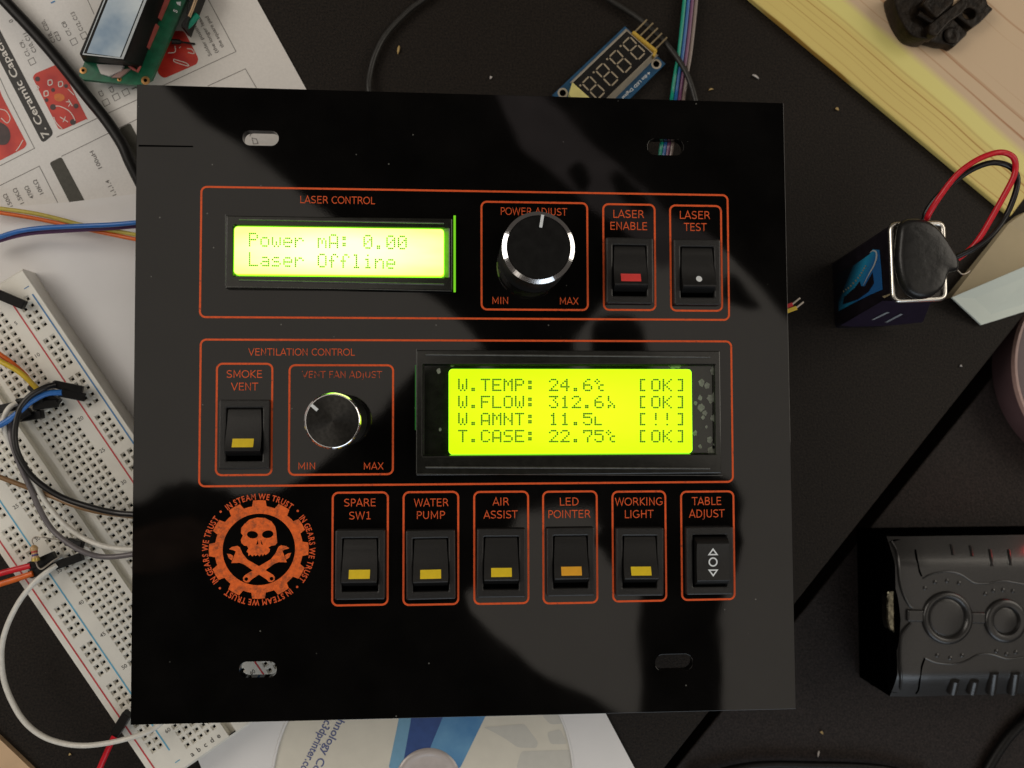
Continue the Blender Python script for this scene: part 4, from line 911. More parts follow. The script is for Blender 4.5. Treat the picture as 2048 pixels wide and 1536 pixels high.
# ------------------------------------------------------------------ green circuit board with a small screen
zq = .0065
lm = thing('lcd_module', P(270, 60, ZS), 'green circuit board with a black framed small screen lying on the printed sheet', 'circuit board')
mb = MB(); mb.prism(None or [(p.x, p.y) for p in PL([(158, 151), (165, 158.5), (276, 170.5), (303, 158), (405, -75), (255, -92)], zq)], zq - .0016, zq)
mb.build('circuit_board', M['pcb_green'], lm)
bot = [P(x, y, zq) for x, y in [(166, 124), (284, 137), (366, -80), (245, -95)]]; top = [P(x, y, .0165) for x, y in [(157.6, 108.4), (248.4, 120.5), (328, -82), (238.2, -82)]]
mb = MB(); mb.prism(bot, top=top); o = mb.build('bezel', M['black_rubber'], lm); m_ = o.modifiers.new('b', 'BEVEL'); m_.width = .0006; m_.segments = 2
mb = MB(); mb.add(*flat2d([[(p.x, p.y) for p in PL([(165, 109.5), (247, 118.5), (325, -80), (240, -80)], .0166)], [(p.x, p.y) for p in PL([(167.5, 107), (242.5, 115.5), (319, -78), (243, -78)], .0166)]], .0167)); mb.build('frame_edge', M['silver_ink'], lm)
mb = MB(); mb.add(PL([(173.7, 105.5), (240, 114.5), (315, -75), (246, -75)], .01675), [(0, 1, 2, 3)]); mb.build('screen', M['film_reflection'], lm)
for pts in ([(294, 96), (314, 50)], [(318, 38), (336, -4)]):
    mb = MB(); mb.box(P(*pts[0], zq + .001), P(*pts[1], zq + .001), .00105, .0016); mb.build('red_strip', M['red_strip'], lm)
mb = MB(); mb.tube(PL([(256, 129), (267, 138), (275, 143), (280, 132)], zq + .001), .0005, 8); mb.build('red_strip', M['red_strip'], lm)
for x, y, r_ in ((166.5, 141, 7.2), (291, 161, 8.6), (239, 159, 4.4)):
    s_ = pxl((x, y), zq); c = P(x, y, zq)
    mb = MB(); mb.lathe(c, [(r_ * s_, zq - .0002), (r_ * s_, zq + .0001), (r_ * .45 * s_, zq + .0002), (r_ * .42 * s_, zq - .0002)], 24); mb.build('copper_pad', M['copper'], lm)
    mb = MB(); mb.lathe(c, [(r_ * .4 * s_, zq), (r_ * .4 * s_, zq + .00012)], 16); mb.build('pad_hole', M['void'], lm)
mb = MB(); mb.prism([(p.x, p.y) for p in PL([(193, 128), (247, 131), (242, 141), (218, 152), (201, 147)], zq + .001)], zq, zq + .001); mb.build('white_component', M['white_part'], lm)
mb = MB(); mb.prism([(p.x, p.y) for p in PL([(242, 139), (262, 137), (240, 155), (222, 155)], zq + .0006)], zq, zq + .0006); mb.build('grey_component', M['lid_rim'], lm)
mb = MB(); s_ = pxl((350, 22), zq); text_on(mb, '5', P(351, 22, zq + .0001), dirs((351, 22), (.42, -.9), zq), dirs((351, 22), (-.9, -.42), zq), 8 * s_, n=EZ, bold=.03); mb.build('board_text', M['white_mark'], lm)
mb = MB(); mb.add(PL([(352, 4), (362, 3), (361, 12), (355, 9)], zq + .0001), [(0, 3, 2, 1)]); mb.build('board_text', M['white_mark'], lm)
mb = MB(); mb.prism([(p.x, p.y) for p in PL([(362, 52), (372, 30), (390, -40), (408, -40), (378, 36), (370, 58)], zq + .002)], .002, zq + .002); mb.build('pin_header', M['housing'], lm)
mb = MB(); mb.tube(cat_rom(PL([(371, 55), (380, 47), (388, 38), (396, 30)], .006), 5), .0011, 8); mb.build('green_terminal', M['w_green'], lm)
mb = MB(); mb.tube(cat_rom(PL([(378, 34), (386, 14), (398, -20)], .008), 5), .0006, 8); mb.build('lead', M['wood_tan'], lm, True)
mb = MB(); mb.tube(cat_rom([P(343, 83, .004), P(360, 84, .003), P(376, 86, .002), P(390, 88, .001)], 5), [.0009] * 6 + [.00035] * 10, 8); mb.build('lead', M['housing'], lm, True)
# ------------------------------------------------------------------ four-digit segment display module
zd = .0055
sg = thing('segment_display', P(1215, 130, 0), 'blue four digit segment display board with gold header pins behind the panel', 'display module')
def z8(pts): return pxs(pts, 1100, 40, 6.4)
mb = MB(); q = PL([(1104.7, 190), (1250, 52.5), (1331, 127.5), (1188, 268)], zd - .003); mb.add(*fill2d([[(p.x, p.y) for p in q]], zd - .0045, zd - .003)); mb.build('circuit_board', M['pcb_blue'], sg)
mb = MB(); mb.prism(PL(z8([(255, 800), (975, 108), (1385, 452), (690, 1150)]), zd - .003), top=PL(z8([(285, 800), (978, 133), (1318, 432), (620, 1100)]), zd)); mb.build('shell', M['seg_body'], sg)
mb = MB(); q = PL(z8([(292, 803), (982, 140), (1310, 432), (622, 1095)]), zd + .00006); mb.add(q, [(3, 2, 1, 0)]); mb.build('face', M['seg_face'], sg)
def seg_bar(mb, a, b, w=15, ins=10):
    d = Vector((b[0] - a[0], b[1] - a[1])); L_ = d.length; d /= L_; n_ = Vector((-d.y, d.x)); A_ = Vector(a) + d * ins; B_ = Vector(b) - d * ins; h = w / 2 + 2
    pts = [A_, A_ + d * h + n_ * h, B_ - d * h + n_ * h, B_, B_ - d * h - n_ * h, A_ + d * h - n_ * h]
    mb.add(PL(z8([tuple(p) for p in pts]), zd + .00012), [(5, 4, 3, 2, 1, 0)])
for k in range(4):
    ox, oy = -172 * k, 168 * k
    T, L1, B1, R1_ = (1022, 212), (925, 308), (1020, 405), (1117, 315); B2, R2 = (1125, 513), (1222, 415)
    mb = MB()
    for a, b in ((T, L1), (T, R1_), (L1, B1), (B1, R1_), (R1_, R2), (B1, B2), (B2, R2)):
        seg_bar(mb, (a[0] + ox, a[1] + oy), (b[0] + ox, b[1] + oy))
    mb.build('digit', M['segment'], sg)
    mb = MB(); q = PL(z8([(903 + ox + 14 * math.cos(t), 333 + oy + 14 * math.sin(t)) for t in [2 * math.pi * j / 12 for j in range(12)]]), zd + .00012); mb.add(q, [tuple(range(11, -1, -1))]); mb.build('decimal_point', M['segment'], sg)
mb = MB(); mb.prism([(p.x, p.y) for p in PL(z8([(285, 800), (243, 940), (300, 1060), (520, 1010)]), zd)], zd - .003, zd + .0002); mb.build('yellow_end', M['tape_yellow'], sg)
mb = MB(); mb.box(P(*z8([(1052, 165)])[0], zd - .001), P(*z8([(1355, 415)])[0], zd - .001), .0013, .0024); o = mb.build('pin_header', M['header_yellow'], sg); m_ = o.modifiers.new('b', 'BEVEL'); m_.width = .0003
mb = MB(); mb.box(P(*z8([(1350, 405)])[0], zd - .001), P(*z8([(1318, 478)])[0], zd - .001), .0009, .002); mb.build('header_end', M['header_yellow'], sg)
for a, b in (((1085, 155), (1240, -2)), ((1145, 213), (1318, 42)), ((1212, 272), (1378, 105)), ((1270, 328), (1432, 172)), ((1335, 388), (1497, 225))):
    mb = MB(); mb.box(P(*z8([a])[0], zd - .0008), P(*z8([b])[0], zd - .0004), .00055, .00055); mb.build('pin', M['brass'], sg)
for x, y in ((1360, 565), (163, 935)):
    c = P(*z8([(x, y)])[0], zd - .003); s_ = pxl((1200, 100), zd) / 6.4
    mb = MB(); mb.lathe(c, [(66 * s_, c.z), (66 * s_, c.z + .0001), (42 * s_, c.z + .0001), (42 * s_, c.z)], 28); mb.build('mounting_ring', M['seg_body'], sg)
    mb = MB(); mb.lathe(c, [(42 * s_, c.z), (42 * s_, c.z + .00006)], 24); mb.build('mounting_hole', M['void'], sg)
mb = MB(); s_ = pxl((1200, 150), zd); p_ = z8([(1105, 835)])[0]
X = dirs(p_, (-.72, .69), zd); text_on(mb, '4-Bit LED Digital', P(*p_, zd - .0029), X, Vector((-X.y, X.x, 0)), 5.6 * s_, 78 * s_, n=EZ, bold=.01); mb.build('board_text', M['white_mark'], sg)

# ------------------------------------------------------------------ ribbon cable
rbn = thing('ribbon_cable', P(1383, 0, .002), 'flat ribbon cable of four colours passing behind the panel', 'cable')
for k, m_ in enumerate(('w_green', 'w_ribblue', 'w_ribpurple', 'w_ribgrey')):
    mb = MB(); o_ = 7.9 * k
    mb.tube(cat_rom([P(1372 + o_, -30, .003), P(1369 + o_, 0, .003), P(1364 + o_, 50, .003), P(1357 + o_, 110, .0025), P(1350 + o_, 150, .0025), P(1343 + o_, 200, .003), P(1338 + o_, 245, .022), P(1325 + o_ * .93, 280, .0318), P(1320 + o_ * .93, 310, .0318), P(1312 + o_ * .93, 350, .030)], 6), .00066, 8)
    mb.build('strand', M[m_], rbn, True)

# ------------------------------------------------------------------ pine plank and metal bracket
zk = .0028
e0, e1 = P(1505.7, 0, zk), P(2024, 431, zk); gd = (e1 - e0).normalized(); gn = Vector((-gd.y, gd.x, 0)); gn = gn if gn.dot(P(2000, 0, zk) - e0) > 0 else -gn
mw = bpy.data.materials.new('pine_wood'); mw.use_nodes = True; N = mw.node_tree.nodes; L = mw.node_tree.links; bs = N['Principled BSDF']; bs.inputs['Roughness'].default_value = .5
tc = N.new('ShaderNodeTexCoord'); mp = N.new('ShaderNodeMapping'); mp.inputs['Rotation'].default_value = (0, 0, -math.atan2(gd.y, gd.x)); L.new(tc.outputs['Object'], mp.inputs['Vector'])
wob = N.new('ShaderNodeTexNoise'); wob.inputs['Scale'].default_value = 14; L.new(mp.outputs['Vector'], wob.inputs['Vector'])
sx = N.new('ShaderNodeSeparateXYZ'); L.new(mp.outputs['Vector'], sx.inputs['Vector'])
def math_(op, a, b=None):
    n = N.new('ShaderNodeMath'); n.operation = op
    for i, v in enumerate((a, b)):
        if v is None: continue
        if isinstance(v, (int, float)): n.inputs[i].default_value = v
        else: L.new(v, n.inputs[i])
    return n.outputs[0]
yw = math_('ADD', sx.outputs['Y'], math_('MULTIPLY', math_('SUBTRACT', wob.outputs['Fac'], .5), .006))
def grain(freq, sharp):
    cx = N.new('ShaderNodeCombineXYZ'); L.new(math_('MULTIPLY', sx.outputs['X'], 1.5), cx.inputs['X']); L.new(math_('MULTIPLY', yw, freq), cx.inputs['Y'])
    n = N.new('ShaderNodeTexNoise'); n.inputs['Scale'].default_value = 1; n.inputs['Detail'].default_value = 3; L.new(cx.outputs[0], n.inputs['Vector'])
    r = N.new('ShaderNodeValToRGB'); r.color_ramp.elements[0].position = sharp; r.color_ramp.elements[1].position = sharp + .07; L.new(n.outputs['Fac'], r.inputs['Fac']); return r.outputs['Color']
def mixc(f, a, b):
    n = N.new('ShaderNodeMix'); n.data_type = 'RGBA'; L.new(f, n.inputs['Factor'])
    for k, v in (('A', a), ('B', b)):
        if isinstance(v, tuple): n.inputs[k].default_value = (*v, 1)
        else: L.new(v, n.inputs[k])
    return n.outputs['Result']
zone = N.new('ShaderNodeMapRange'); zone.inputs['From Min'].default_value = .0205; zone.inputs['From Max'].default_value = .0235; L.new(yw, zone.inputs['Value'])
zone2 = N.new('ShaderNodeMapRange'); zone2.inputs['From Min'].default_value = .0135; zone2.inputs['From Max'].default_value = .0165; L.new(yw, zone2.inputs['Value'])
sap = mixc(grain(620, .56), (0.68, 0.54, 0.17), (0.44, 0.25, 0.05)); band = mixc(zone2.outputs[0], sap, (0.74, 0.66, 0.22))
heart = mixc(grain(300, .60), (0.60, 0.44, 0.28), (0.40, 0.19, 0.08))
L.new(mixc(zone.outputs[0], band, heart), bs.inputs['Base Color'])
plank_pts = [e0 - gd * .06, e1, e1 + gn * .14, e0 - gd * .06 + gn * .14]
mb = MB(); mb.add(*fill2d([[((p - e0).x, (p - e0).y) for p in plank_pts]], 0, zk, .0007))
plank = mb.build('plank', mw, None); plank.location = (e0.x, e0.y, 0); tag(plank, 'yellow and pinkish pine plank with dark grain lying on the table', 'plank')

def z4(pts): return pxs(pts, 1760, 0, 7.111)
zk2 = zk + .006
br = thing('metal_bracket', P(1880, 30, zk), 'dark bronze metal clamp bracket lying on the pine plank', 'bracket')
def plate(name, pts, z0, z1, r=0, hole=None, bev=.0005):
    pp = [(p.x, p.y) for p in PL(z4(pts), z1)]
    if r: pp = round_poly(pp, r)
    lp = [pp]
    if hole: lp.append([(p.x, p.y) for p in PL(z4(hole), z1)])
    mb = MB(); mb.add(*fill2d(lp, z0, z1, bev)); return mb.build(name, M['bracket'], br, True)
plate('body', [(180, -120), (195, 0), (232, 130), (290, 280), (360, 400), (440, 500), (560, 545), (720, 560), (760, 340), (900, 230), (1060, 60), (1060, -120)], zk, zk + .007, .002)
plate('foot', [(600, 480), (720, 330), (1040, 260), (1245, 455), (1240, 490), (1050, 672), (960, 632), (850, 626), (640, 570)], zk, zk + .004, .0006)
plate('flange', [(1065, 215), (1310, 402), (1440, 310), (1615, 125), (1540, 60), (1500, -90), (1200, -90)], zk, zk + .0045, .0005, ell(1270, 190, 88, 78))
plate('arm', [(700, 340), (1235, -80), (1260, 40), (1180, 180), (1000, 300), (800, 520), (690, 480)], zk + .004, zk + .0095, .001)
plate('block', [(590, 50), (700, -80), (1060, -80), (1030, 50), (800, 260)], zk + .006, zk + .011, .001)
mb = MB(); mb.tube([P(*z4([(540, 190)])[0], zk + .0085), P(*z4([(740, 310)])[0], zk + .0085)], .0011, 12); mb.build('pivot_pin', M['bracket'], br, True)
mb = MB(); c = P(*z4([(1010, 510)])[0], zk + .004); mb.lathe(c, [(.0030, zk + .0039), (.0030, zk + .0046), (.0022, zk + .0049), (.0012, zk + .0046)], 24); mb.build('rivet', M['bracket'], br, True)

# ------------------------------------------------------------------ battery with snap connector
zt = .0394
bt = thing('battery', P(1740, 600, 0), 'dark block battery with a blue label standing upright beside the panel', 'battery')
tp = PL([(1783, 449), (1789, 601), (1891, 596.5), (1887, 446)], zt)
bp_ = PL([(1664, 523), (1670, 657), (1777, 653), (1772, 518)], 0)
rim_pts = round_poly([(p.x, p.y) for p in tp], .0022, 5)
c_ = sum(tp, Vector()) / 4; cb = sum(bp_, Vector()) / 4
zj = zt - .0018
tj = [c_ + (p - c_) * 1.03 for p in tp]
for p in tj: p.z = zj
rb_ = round_poly([(p.x, p.y) for p in bp_], .0018, 5); rt_ = round_poly([(p.x, p.y) for p in tj], .0018, 5)
mb = MB(); mb.prism([Vector((x, y, 0)) for x, y in rb_], top=[Vector((x, y, zj)) for x, y in rt_]); mb.build('jacket', M['bat_dark'], bt, True)
mb = MB(); mb.prism(rim_pts, zj, zt - .0006); mb.build('top_plate', M['bat_cap'], bt)
mb = MB(); lp = [Vector((x, y, zt - .0006)) for x, y in rim_pts]; mb.tube(lp + [lp[0], lp[1]], .00088, 10, cap=False); mb.build('rim', M['bat_rim'], bt, True)
def on_face(p0, p1, p2):
    """place decals on the jacket face through p0, p1, p2"""
    n = (p1 - p0).cross(p2 - p0).normalized(); n = n if n.dot(p0 - (c_ + cb) / 2) > 0 else -n
    def f(x, y, lift=.00012):
        q = pxs([(x, y)], 1660, 480, 8.086)[0]; d = RC @ Vector(((q[0] - CX) / F, -(q[1] - CY) / F, -1.0))
        return CAM + d * ((p0 + n * lift - CAM).dot(n) / d.dot(n))
    return f, n
LF, lfn = on_face(bp_[0], bp_[1], tj[1]); FF, ffn = on_face(bp_[1], bp_[2], tj[1])
def decal(name, f, n, pts, m, lift=.00012):
    q = [f(x, y, lift) for x, y in pts]; nn = sum(((q[k] - q[0]).cross(q[(k + 1) % len(q)] - q[0]) for k in range(len(q))), Vector())
    if nn.dot(n) < 0: q.reverse()
    mb = MB(); mb.add(q, [tuple(range(len(q)))]); return mb.build(name, m, bt)
ml = bpy.data.materials.new('blue_battery_label'); ml.use_nodes = True; N = ml.node_tree.nodes; L = ml.node_tree.links; bs = N['Principled BSDF']; bs.inputs['Roughness'].default_value = .3
tcn = N.new('ShaderNodeTexCoord'); sp_ = N.new('ShaderNodeSeparateXYZ'); L.new(tcn.outputs['Object'], sp_.inputs[0])      # the label's printed fade from black to blue
nzl = N.new('ShaderNodeTexNoise'); nzl.inputs['Scale'].default_value = 160; L.new(tcn.outputs['Object'], nzl.inputs['Vector'])
g0 = LF(560, 300) - bt.location; g1 = LF(760, 800) - bt.location; gd_ = g1 - g0
vm = N.new('ShaderNodeVectorMath'); vm.operation = 'SUBTRACT'; L.new(tcn.outputs['Object'], vm.inputs[0]); vm.inputs[1].default_value = LF(330, 500) - bt.location
vd = N.new('ShaderNodeVectorMath'); vd.operation = 'DOT_PRODUCT'; L.new(vm.outputs[0], vd.inputs[0]); ga = LF(520, 820) - LF(330, 500); vd.inputs[1].default_value = ga / ga.length_squared
rp = N.new('ShaderNodeValToRGB'); e_ = rp.color_ramp.elements; e_[0].position = -.0; e_[0].color = (.006, .008, .012, 1); e_[1].position = .55; e_[1].color = (.02, .26, .46, 1); e2 = e_.new(1.0); e2.color = (.02, .12, .34, 1)
L.new(vd.outputs['Value'], rp.inputs['Fac']); L.new(rp.outputs[0], bs.inputs['Base Color'])
decal('label', LF, lfn, [(92, 560), (400, 400), (640, 230), (690, 150), (800, 160), (832, 500), (850, 800), (640, 890), (420, 1000), (140, 1150)], ml)
decal('label_patch', LF, lfn, [(205, 1045), (225, 925), (400, 770), (480, 665), (505, 745), (560, 745), (690, 520), (712, 700), (620, 840), (450, 960)], M['bat_dark'], .0002)
sw_ = cat_rom([Vector((x, y, w)) for x, y, w in ((640, 208, 3), (672, 182, 12), (715, 172, 22), (750, 210, 26), (748, 300, 26), (705, 420, 22), (620, 570, 14), (560, 690, 8), (530, 745, 2))], 6)
qs = []
for k, p in enumerate(sw_):
    d_ = (sw_[min(k + 1, len(sw_) - 1)] - sw_[max(k - 1, 0)]); n2 = Vector((-d_.y, d_.x)).normalized() * p.z / 2; qs.append(((p.x + n2.x, p.y + n2.y), (p.x - n2.x, p.y - n2.y)))
mb = MB()
for (a0, a1), (b0, b1) in zip(qs, qs[1:]): mb.add([LF(*a0, .00025), LF(*b0, .00025), LF(*b1, .00025), LF(*a1, .00025)], [(0, 1, 2, 3)])
mb.build('swoosh', M['silver_ink'], bt)
gl = cat_rom([Vector((x, y, 0)) for x, y in ((215, 838), (330, 752), (450, 622), (530, 500), (592, 395))], 6)
mb = MB()
for k in range(0, len(gl) - 1, 2):
    p, q = gl[k], gl[k + 1]; n2 = Vector((-(q - p).y, (q - p).x, 0)).normalized() * 16; q = p + (q - p) * .8
    mb.add([LF(p.x - n2.x, p.y - n2.y, .0003), LF(q.x - n2.x, q.y - n2.y, .0003), LF(q.x + n2.x * .6, q.y + n2.y * .6, .0003), LF(p.x + n2.x * .8, p.y + n2.y * .8, .0003)], [(0, 1, 2, 3)])
mb.build('gold_lettering', M['gold_ink'], bt)
decal('side_label', FF, ffn, [(175, 1380), (850, 985), (1120, 985), (1640, 985), (1500, 1330), (1020, 1380), (400, 1402)], M['bat_purple'])
for a, b in (((668, 1290), (962, 1165)), ((888, 1330), (1180, 1195))):
    decal('label_dash', FF, ffn, [a, (a[0] + 40, a[1] + 4), (b[0] + 4, b[1] + 8), (b[0] - 40, b[1] - 2)], M['silver_ink'], .0003)
decal('yellow_stripe', LF, lfn, [(842, 912), (1000, 858), (1005, 872), (880, 942)], M['gold_ink'], .0003)
# snap connector
def z9(pts): return pxs(pts, 1540, 280, 3.84)
sc = thing('snap_connector', P(1850, 520, zt), 'black vinyl snap connector on the battery top with red and black leads', 'connector')
so = [(1010, 640), (1050, 595), (1130, 585), (1230, 600), (1300, 652), (1370, 735), (1425, 830), (1478, 915), (1475, 985), (1455, 1002), (1405, 1005), (1380, 1035), (1372, 1080), (1345, 1150), (1262, 1212), (1165, 1222), (1065, 1180), (1018, 1090), (992, 980), (988, 850), (1000, 730)]
z0_ = zt + .0002; zh = zt + .0048
base = PL(z9(so), zh); cs = sum(base, Vector()) / len(base)
mb = MB(); n = len(base); vs = []
lv = [(z0_, 1.0), (zh - .0022, 1.0), (zh - .0010, .965), (zh - .0003, .90), (zh, .80), (zh + .0003, .45)]
for z_, k_ in lv: vs += [Vector((cs.x + (p.x - cs.x) * k_, cs.y + (p.y - cs.y) * k_, z_)) for p in base]
fs = [(r * n + (q + 1) % n, r * n + q, (r + 1) * n + q, (r + 1) * n + (q + 1) % n) for r in range(len(lv) - 1) for q in range(n)]
fs += [tuple(range(n)), tuple(reversed([(len(lv) - 1) * n + q for q in range(n)]))]
mb.add(vs, fs); o = mb.build('boot', M['vinyl'], sc)
bm = bmesh.new(); bm.from_mesh(o.data); bmesh.ops.recalc_face_normals(bm, faces=bm.faces); bm.to_mesh(o.data); bm.free()
for p in o.data.polygons: p.use_smooth = True
sd = o.modifiers.new('s', 'SUBSURF'); sd.levels = 2; sd.render_levels = 2
zz = zt + .002
def lead(pts, m): 
    mb = MB(); mb.tube(cat_rom([P(*z9([(x, y)])[0], z) for x, y, z in pts], 8), .00088, 12); mb.build('lead', M[m], sc, True)
lead([(1205, 605, zz), (1225, 560, zz + .002), (1300, 440, zz + .005), (1430, 272, zz + .008), (1560, 170, zz + .010), (1690, 110, zz + .011), (1790, 96, zz + .011), (1865, 130, zz + .011), (1886, 200, zz + .010), (1868, 290, zz + .009), (1790, 440, zz + .007), (1700, 600, zz + .005), (1620, 735, zz + .003), (1545, 830, zz + .001), (1440, 915, zz - .001)], 'w_red')
lead([(1185, 610, zz - .001), (1205, 545, zz), (1290, 430, zz + .002), (1440, 300, zz + .005), (1560, 222, zz + .007), (1680, 178, zz + .008), (1780, 180, zz + .008), (1862, 220, zz + .008), (1900, 300, zz + .007), (1880, 420, zz + .006), (1810, 585, zz + .004), (1700, 730, zz + .0035), (1580, 825, zz + .0025), (1430, 900, zz)], 'w_black')
mb = MB(); mb.tube(cat_rom([P(*z9([(x, y)])[0], zz) for x, y in ((1440, 1000), (1475, 1030), (1510, 1022), (1535, 1005))], 5), .00022, 6); mb.build('bare_wire_end', M['solder'], sc)

# ------------------------------------------------------------------ carton wedge, lid, jumper pins
ct = thing('carton', P(1990, 590, 0), 'cream carton with a pale folded front flap beside the battery', 'box')
A_ = P(1903, 595, .005); B_ = P(2110, 507, .012); C_ = P(2018, 447, .003); D_ = P(2120, 395, .006); E_ = P(1963, 650, .0015); F_ = P(2110, 604, .002)
C2 = P(2048, 426, .005)
mb = MB(); g = lambda p: Vector((p.x, p.y, .0002))
mb.add([A_, B_, D_, C2, C_, g(A_), g(B_), g(D_), g(C2), g(C_)], [(0, 1, 2, 3, 4), (5, 9, 8, 7, 6), (0, 4, 9, 5), (4, 3, 8, 9), (3, 2, 7, 8), (2, 1, 6, 7), (1, 0, 5, 6)]); mb.build('body', M['carton'], ct)
mb = MB(); th = Vector((0, 0, -.0008)); up = Vector((0, 0, .0003))
q = [A_ + up, E_, F_, B_ + up]; mb.add(q + [p + th for p in q], [(0, 1, 2, 3), (7, 6, 5, 4), (0, 4, 5, 1), (1, 5, 6, 2), (2, 6, 7, 3), (3, 7, 4, 0)]); mb.build('flap', M['carton_white'], ct)
zl = -.010; cl = P(2226, 734, zl); s_ = pxl((2226, 734), zl); R_ = 198 * s_
mb = MB(); mb.lathe(cl, [(R_, -.0224), (R_, zl - .0015), (R_ * .985, zl), (R_ * .955, zl), (R_ * .94, zl - .0012), (0, zl - .0012)], 96)
ld = mb.build('plastic_dish', [M['lid']], None, True, base=Vector((cl.x, cl.y, -.0224))); tag(ld, 'round pinkish plastic dish cut off by the right picture edge', 'dish')
mb = MB(); mb.lathe(cl, [(R_ * 1.002, zl - .0010), (R_ * .987, zl + .0003), (R_ * .963, zl + .0003), (R_ * .955, zl - .0004)], 96, cap=False); mb.build('rim', M['lid_rim'], ld, True)
for nm, lab, m_, a, b, c in (('jumper_wire', 'yellow jumper end with a bare pin poking out from under the panel', 'w_yellow', (1560, 628, .029), (1592, 616, .029), (1607, 604, .029)),
                            ('jumper_wire', 'red jumper end with bare pins just above the yellow one at the panel edge', 'w_red', (1560, 618, .028), (1584, 609, .028), (1600, 596, .028))):
    t = thing(nm, P(*b), lab, 'wire')
    mb = MB(); mb.box(P(*a), P(*b), .0013, .0013); mb.build('connector_housing', M[m_], t)
    mb = MB(); mb.box(P(*b), P(*c), .0005, .0005); mb.build('pin', M['solder'], t)

# ------------------------------------------------------------------ black ribbed case, lower right
ZD = -.0225
def z6(pts): return pxs(pts, 1640, 1000, 2.865)
cs_t = thing('plastic_case', P(1950, 1230, ZD), 'black ribbed plastic case with two round recesses and a steel catch', 'case')
zc = .006
x0c, x1c = P(1795, 1230, zc).x, P(2260, 1230, zc).x; ytop, ybot = P(1900, 1072, zc - .005).y, P(1900, 1392, zc - .005).y
prof = []
W_ = ytop - ybot; yc = (ytop + ybot) / 2
def case_z(v):                       # v in -1..1 across, crown of the case
    a = abs(v); t = max(0, (a - .66) / .34); return zc - (.0062 * (t - .12 * (1 - math.exp(-t / .12))) if t > 0 else 0)
nv = 33; nu = 14; mb = MB(); vs = []; fs = []
for i in range(nu + 1):
    u = i / nu; x = x0c + (x1c - x0c) * u
    for j in range(nv):
        v = -1 + 2 * j / (nv - 1); y = yc + v * W_ / 2
        dx = 0
        if i == 0: dx = .0016 * (1 - min(1, abs(v) / .35)) ** .5 if abs(v) < .35 else 0
        vs.append(Vector((x + dx, y, case_z(v) - (.0009 if i == 0 else 0))))
for i in range(nu):
    for j in range(nv - 1): fs.append((i * nv + j, (i + 1) * nv + j, (i + 1) * nv + j + 1, i * nv + j + 1))
k0 = len(vs)
for i in range(nu + 1):
    x = x0c + (x1c - x0c) * i / nu
    vs += [Vector((x, yc - W_ / 2, ZD)), Vector((x, yc + W_ / 2, ZD))]
for i in range(nu):
    fs.append((k0 + 2 * i, k0 + 2 * i + 2, (i + 1) * nv, i * nv)); fs.append((i * nv + nv - 1, (i + 1) * nv + nv - 1, k0 + 2 * i + 3, k0 + 2 * i + 1))
fs.append(tuple([k0] + list(range(0, nv)) + [k0 + 1]))
nt_ = nu * (nv - 1); mb.add(vs, fs); mb.i = [0] * nt_ + [1] * (len(fs) - nt_); mb.build('shell', [M['case'], M['case_shaded']], cs_t, True)
lo_ = round_poly([(p.x, p.y) for p in PL([(1750, 1066), (1812, 1066), (1812, 1386), (1750, 1386)], -.016)], .011, 8); hi_ = round_poly([(p.x, p.y) for p in PL([(1772, 1078), (1812, 1078), (1812, 1384), (1772, 1384)], zc - .006)], .006, 8)
mi_ = [((a[0] * .62 + b_[0] * .38) - .0012 * (1 if a[0] < x0c else 0), a[1] * .5 + b_[1] * .5) for a, b_ in zip(lo_, hi_)]
mb = MB(); mb.prism([Vector((x, y, -.0222)) for x, y in lo_], top=[Vector((x, y, -.006)) for x, y in mi_]); mb.prism([Vector((x, y, -.0061)) for x, y in mi_], top=[Vector((x, y, zc - .005)) for x, y in hi_])
o = mb.build('end_cap', M['case_shaded'], cs_t, True)  # blackened end also stands in for the soft shadow beside the case
mb = MB(); mb.prism([(p.x, p.y) for p in round_poly([(q.x, q.y, 0) if False else Vector((q.x, q.y)) for q in PL(z6([(392, 520), (425, 515), (458, 545), (458, 755), (440, 768), (400, 745), (386, 700), (386, 560)]), zc - .002)], .0008) and [Vector(t) for t in round_poly([(q.x, q.y) for q in PL(z6([(392, 520), (425, 515), (458, 545), (458, 755), (440, 768), (400, 745), (386, 700), (386, 560)]), zc - .002)], .0008)]], zc - .006, zc - .002)
o = mb.build('catch', M['steel'], cs_t); m_ = o.modifiers.new('b', 'BEVEL'); m_.width = .0004
for q_ in ((393, 430, 610), (393, 600, 690), (400, 430, 720)):
    pass
def on_case(x, y, lift=0.0):
    p = P(*z6([(x, y)])[0], zc)
    for _ in range(3):
        v = (p.y - yc) / (W_ / 2); p = P(*z6([(x, y)])[0], case_z(max(-1, min(1, v))) + lift)
    return p
def ridge(pts, r=.00032, lift=.0, m='case'):
    mb = MB(); mb.tube(cat_rom([on_case(x, y, lift) for x, y in pts], 6), r, 8); return mb.build('ridge', M[m], cs_t, True)
ridge([(588, 450), (640, 424), (730, 410), (800, 424), (850, 455), (890, 476), (960, 478), (1010, 468), (1060, 464), (1110, 472), (1200, 488)])
ridge([(600, 905), (660, 930), (740, 940), (800, 934), (850, 915), (905, 886), (980, 884), (1060, 908), (1110, 908), (1200, 896)])
ridge([(546, 285), (555, 340), (568, 400), (582, 436)], m='case_shaded'); ridge([(600, 905), (582, 960), (572, 1030), (564, 1085), (550, 1108)], m='case_shaded')
ridge([(412, 235), (436, 280), (450, 350), (460, 460), (480, 540), (510, 600), (530, 618)], .0004); ridge([(520, 705), (490, 740), (465, 790), (460, 900), (466, 1000), (462, 1085)], .0004)
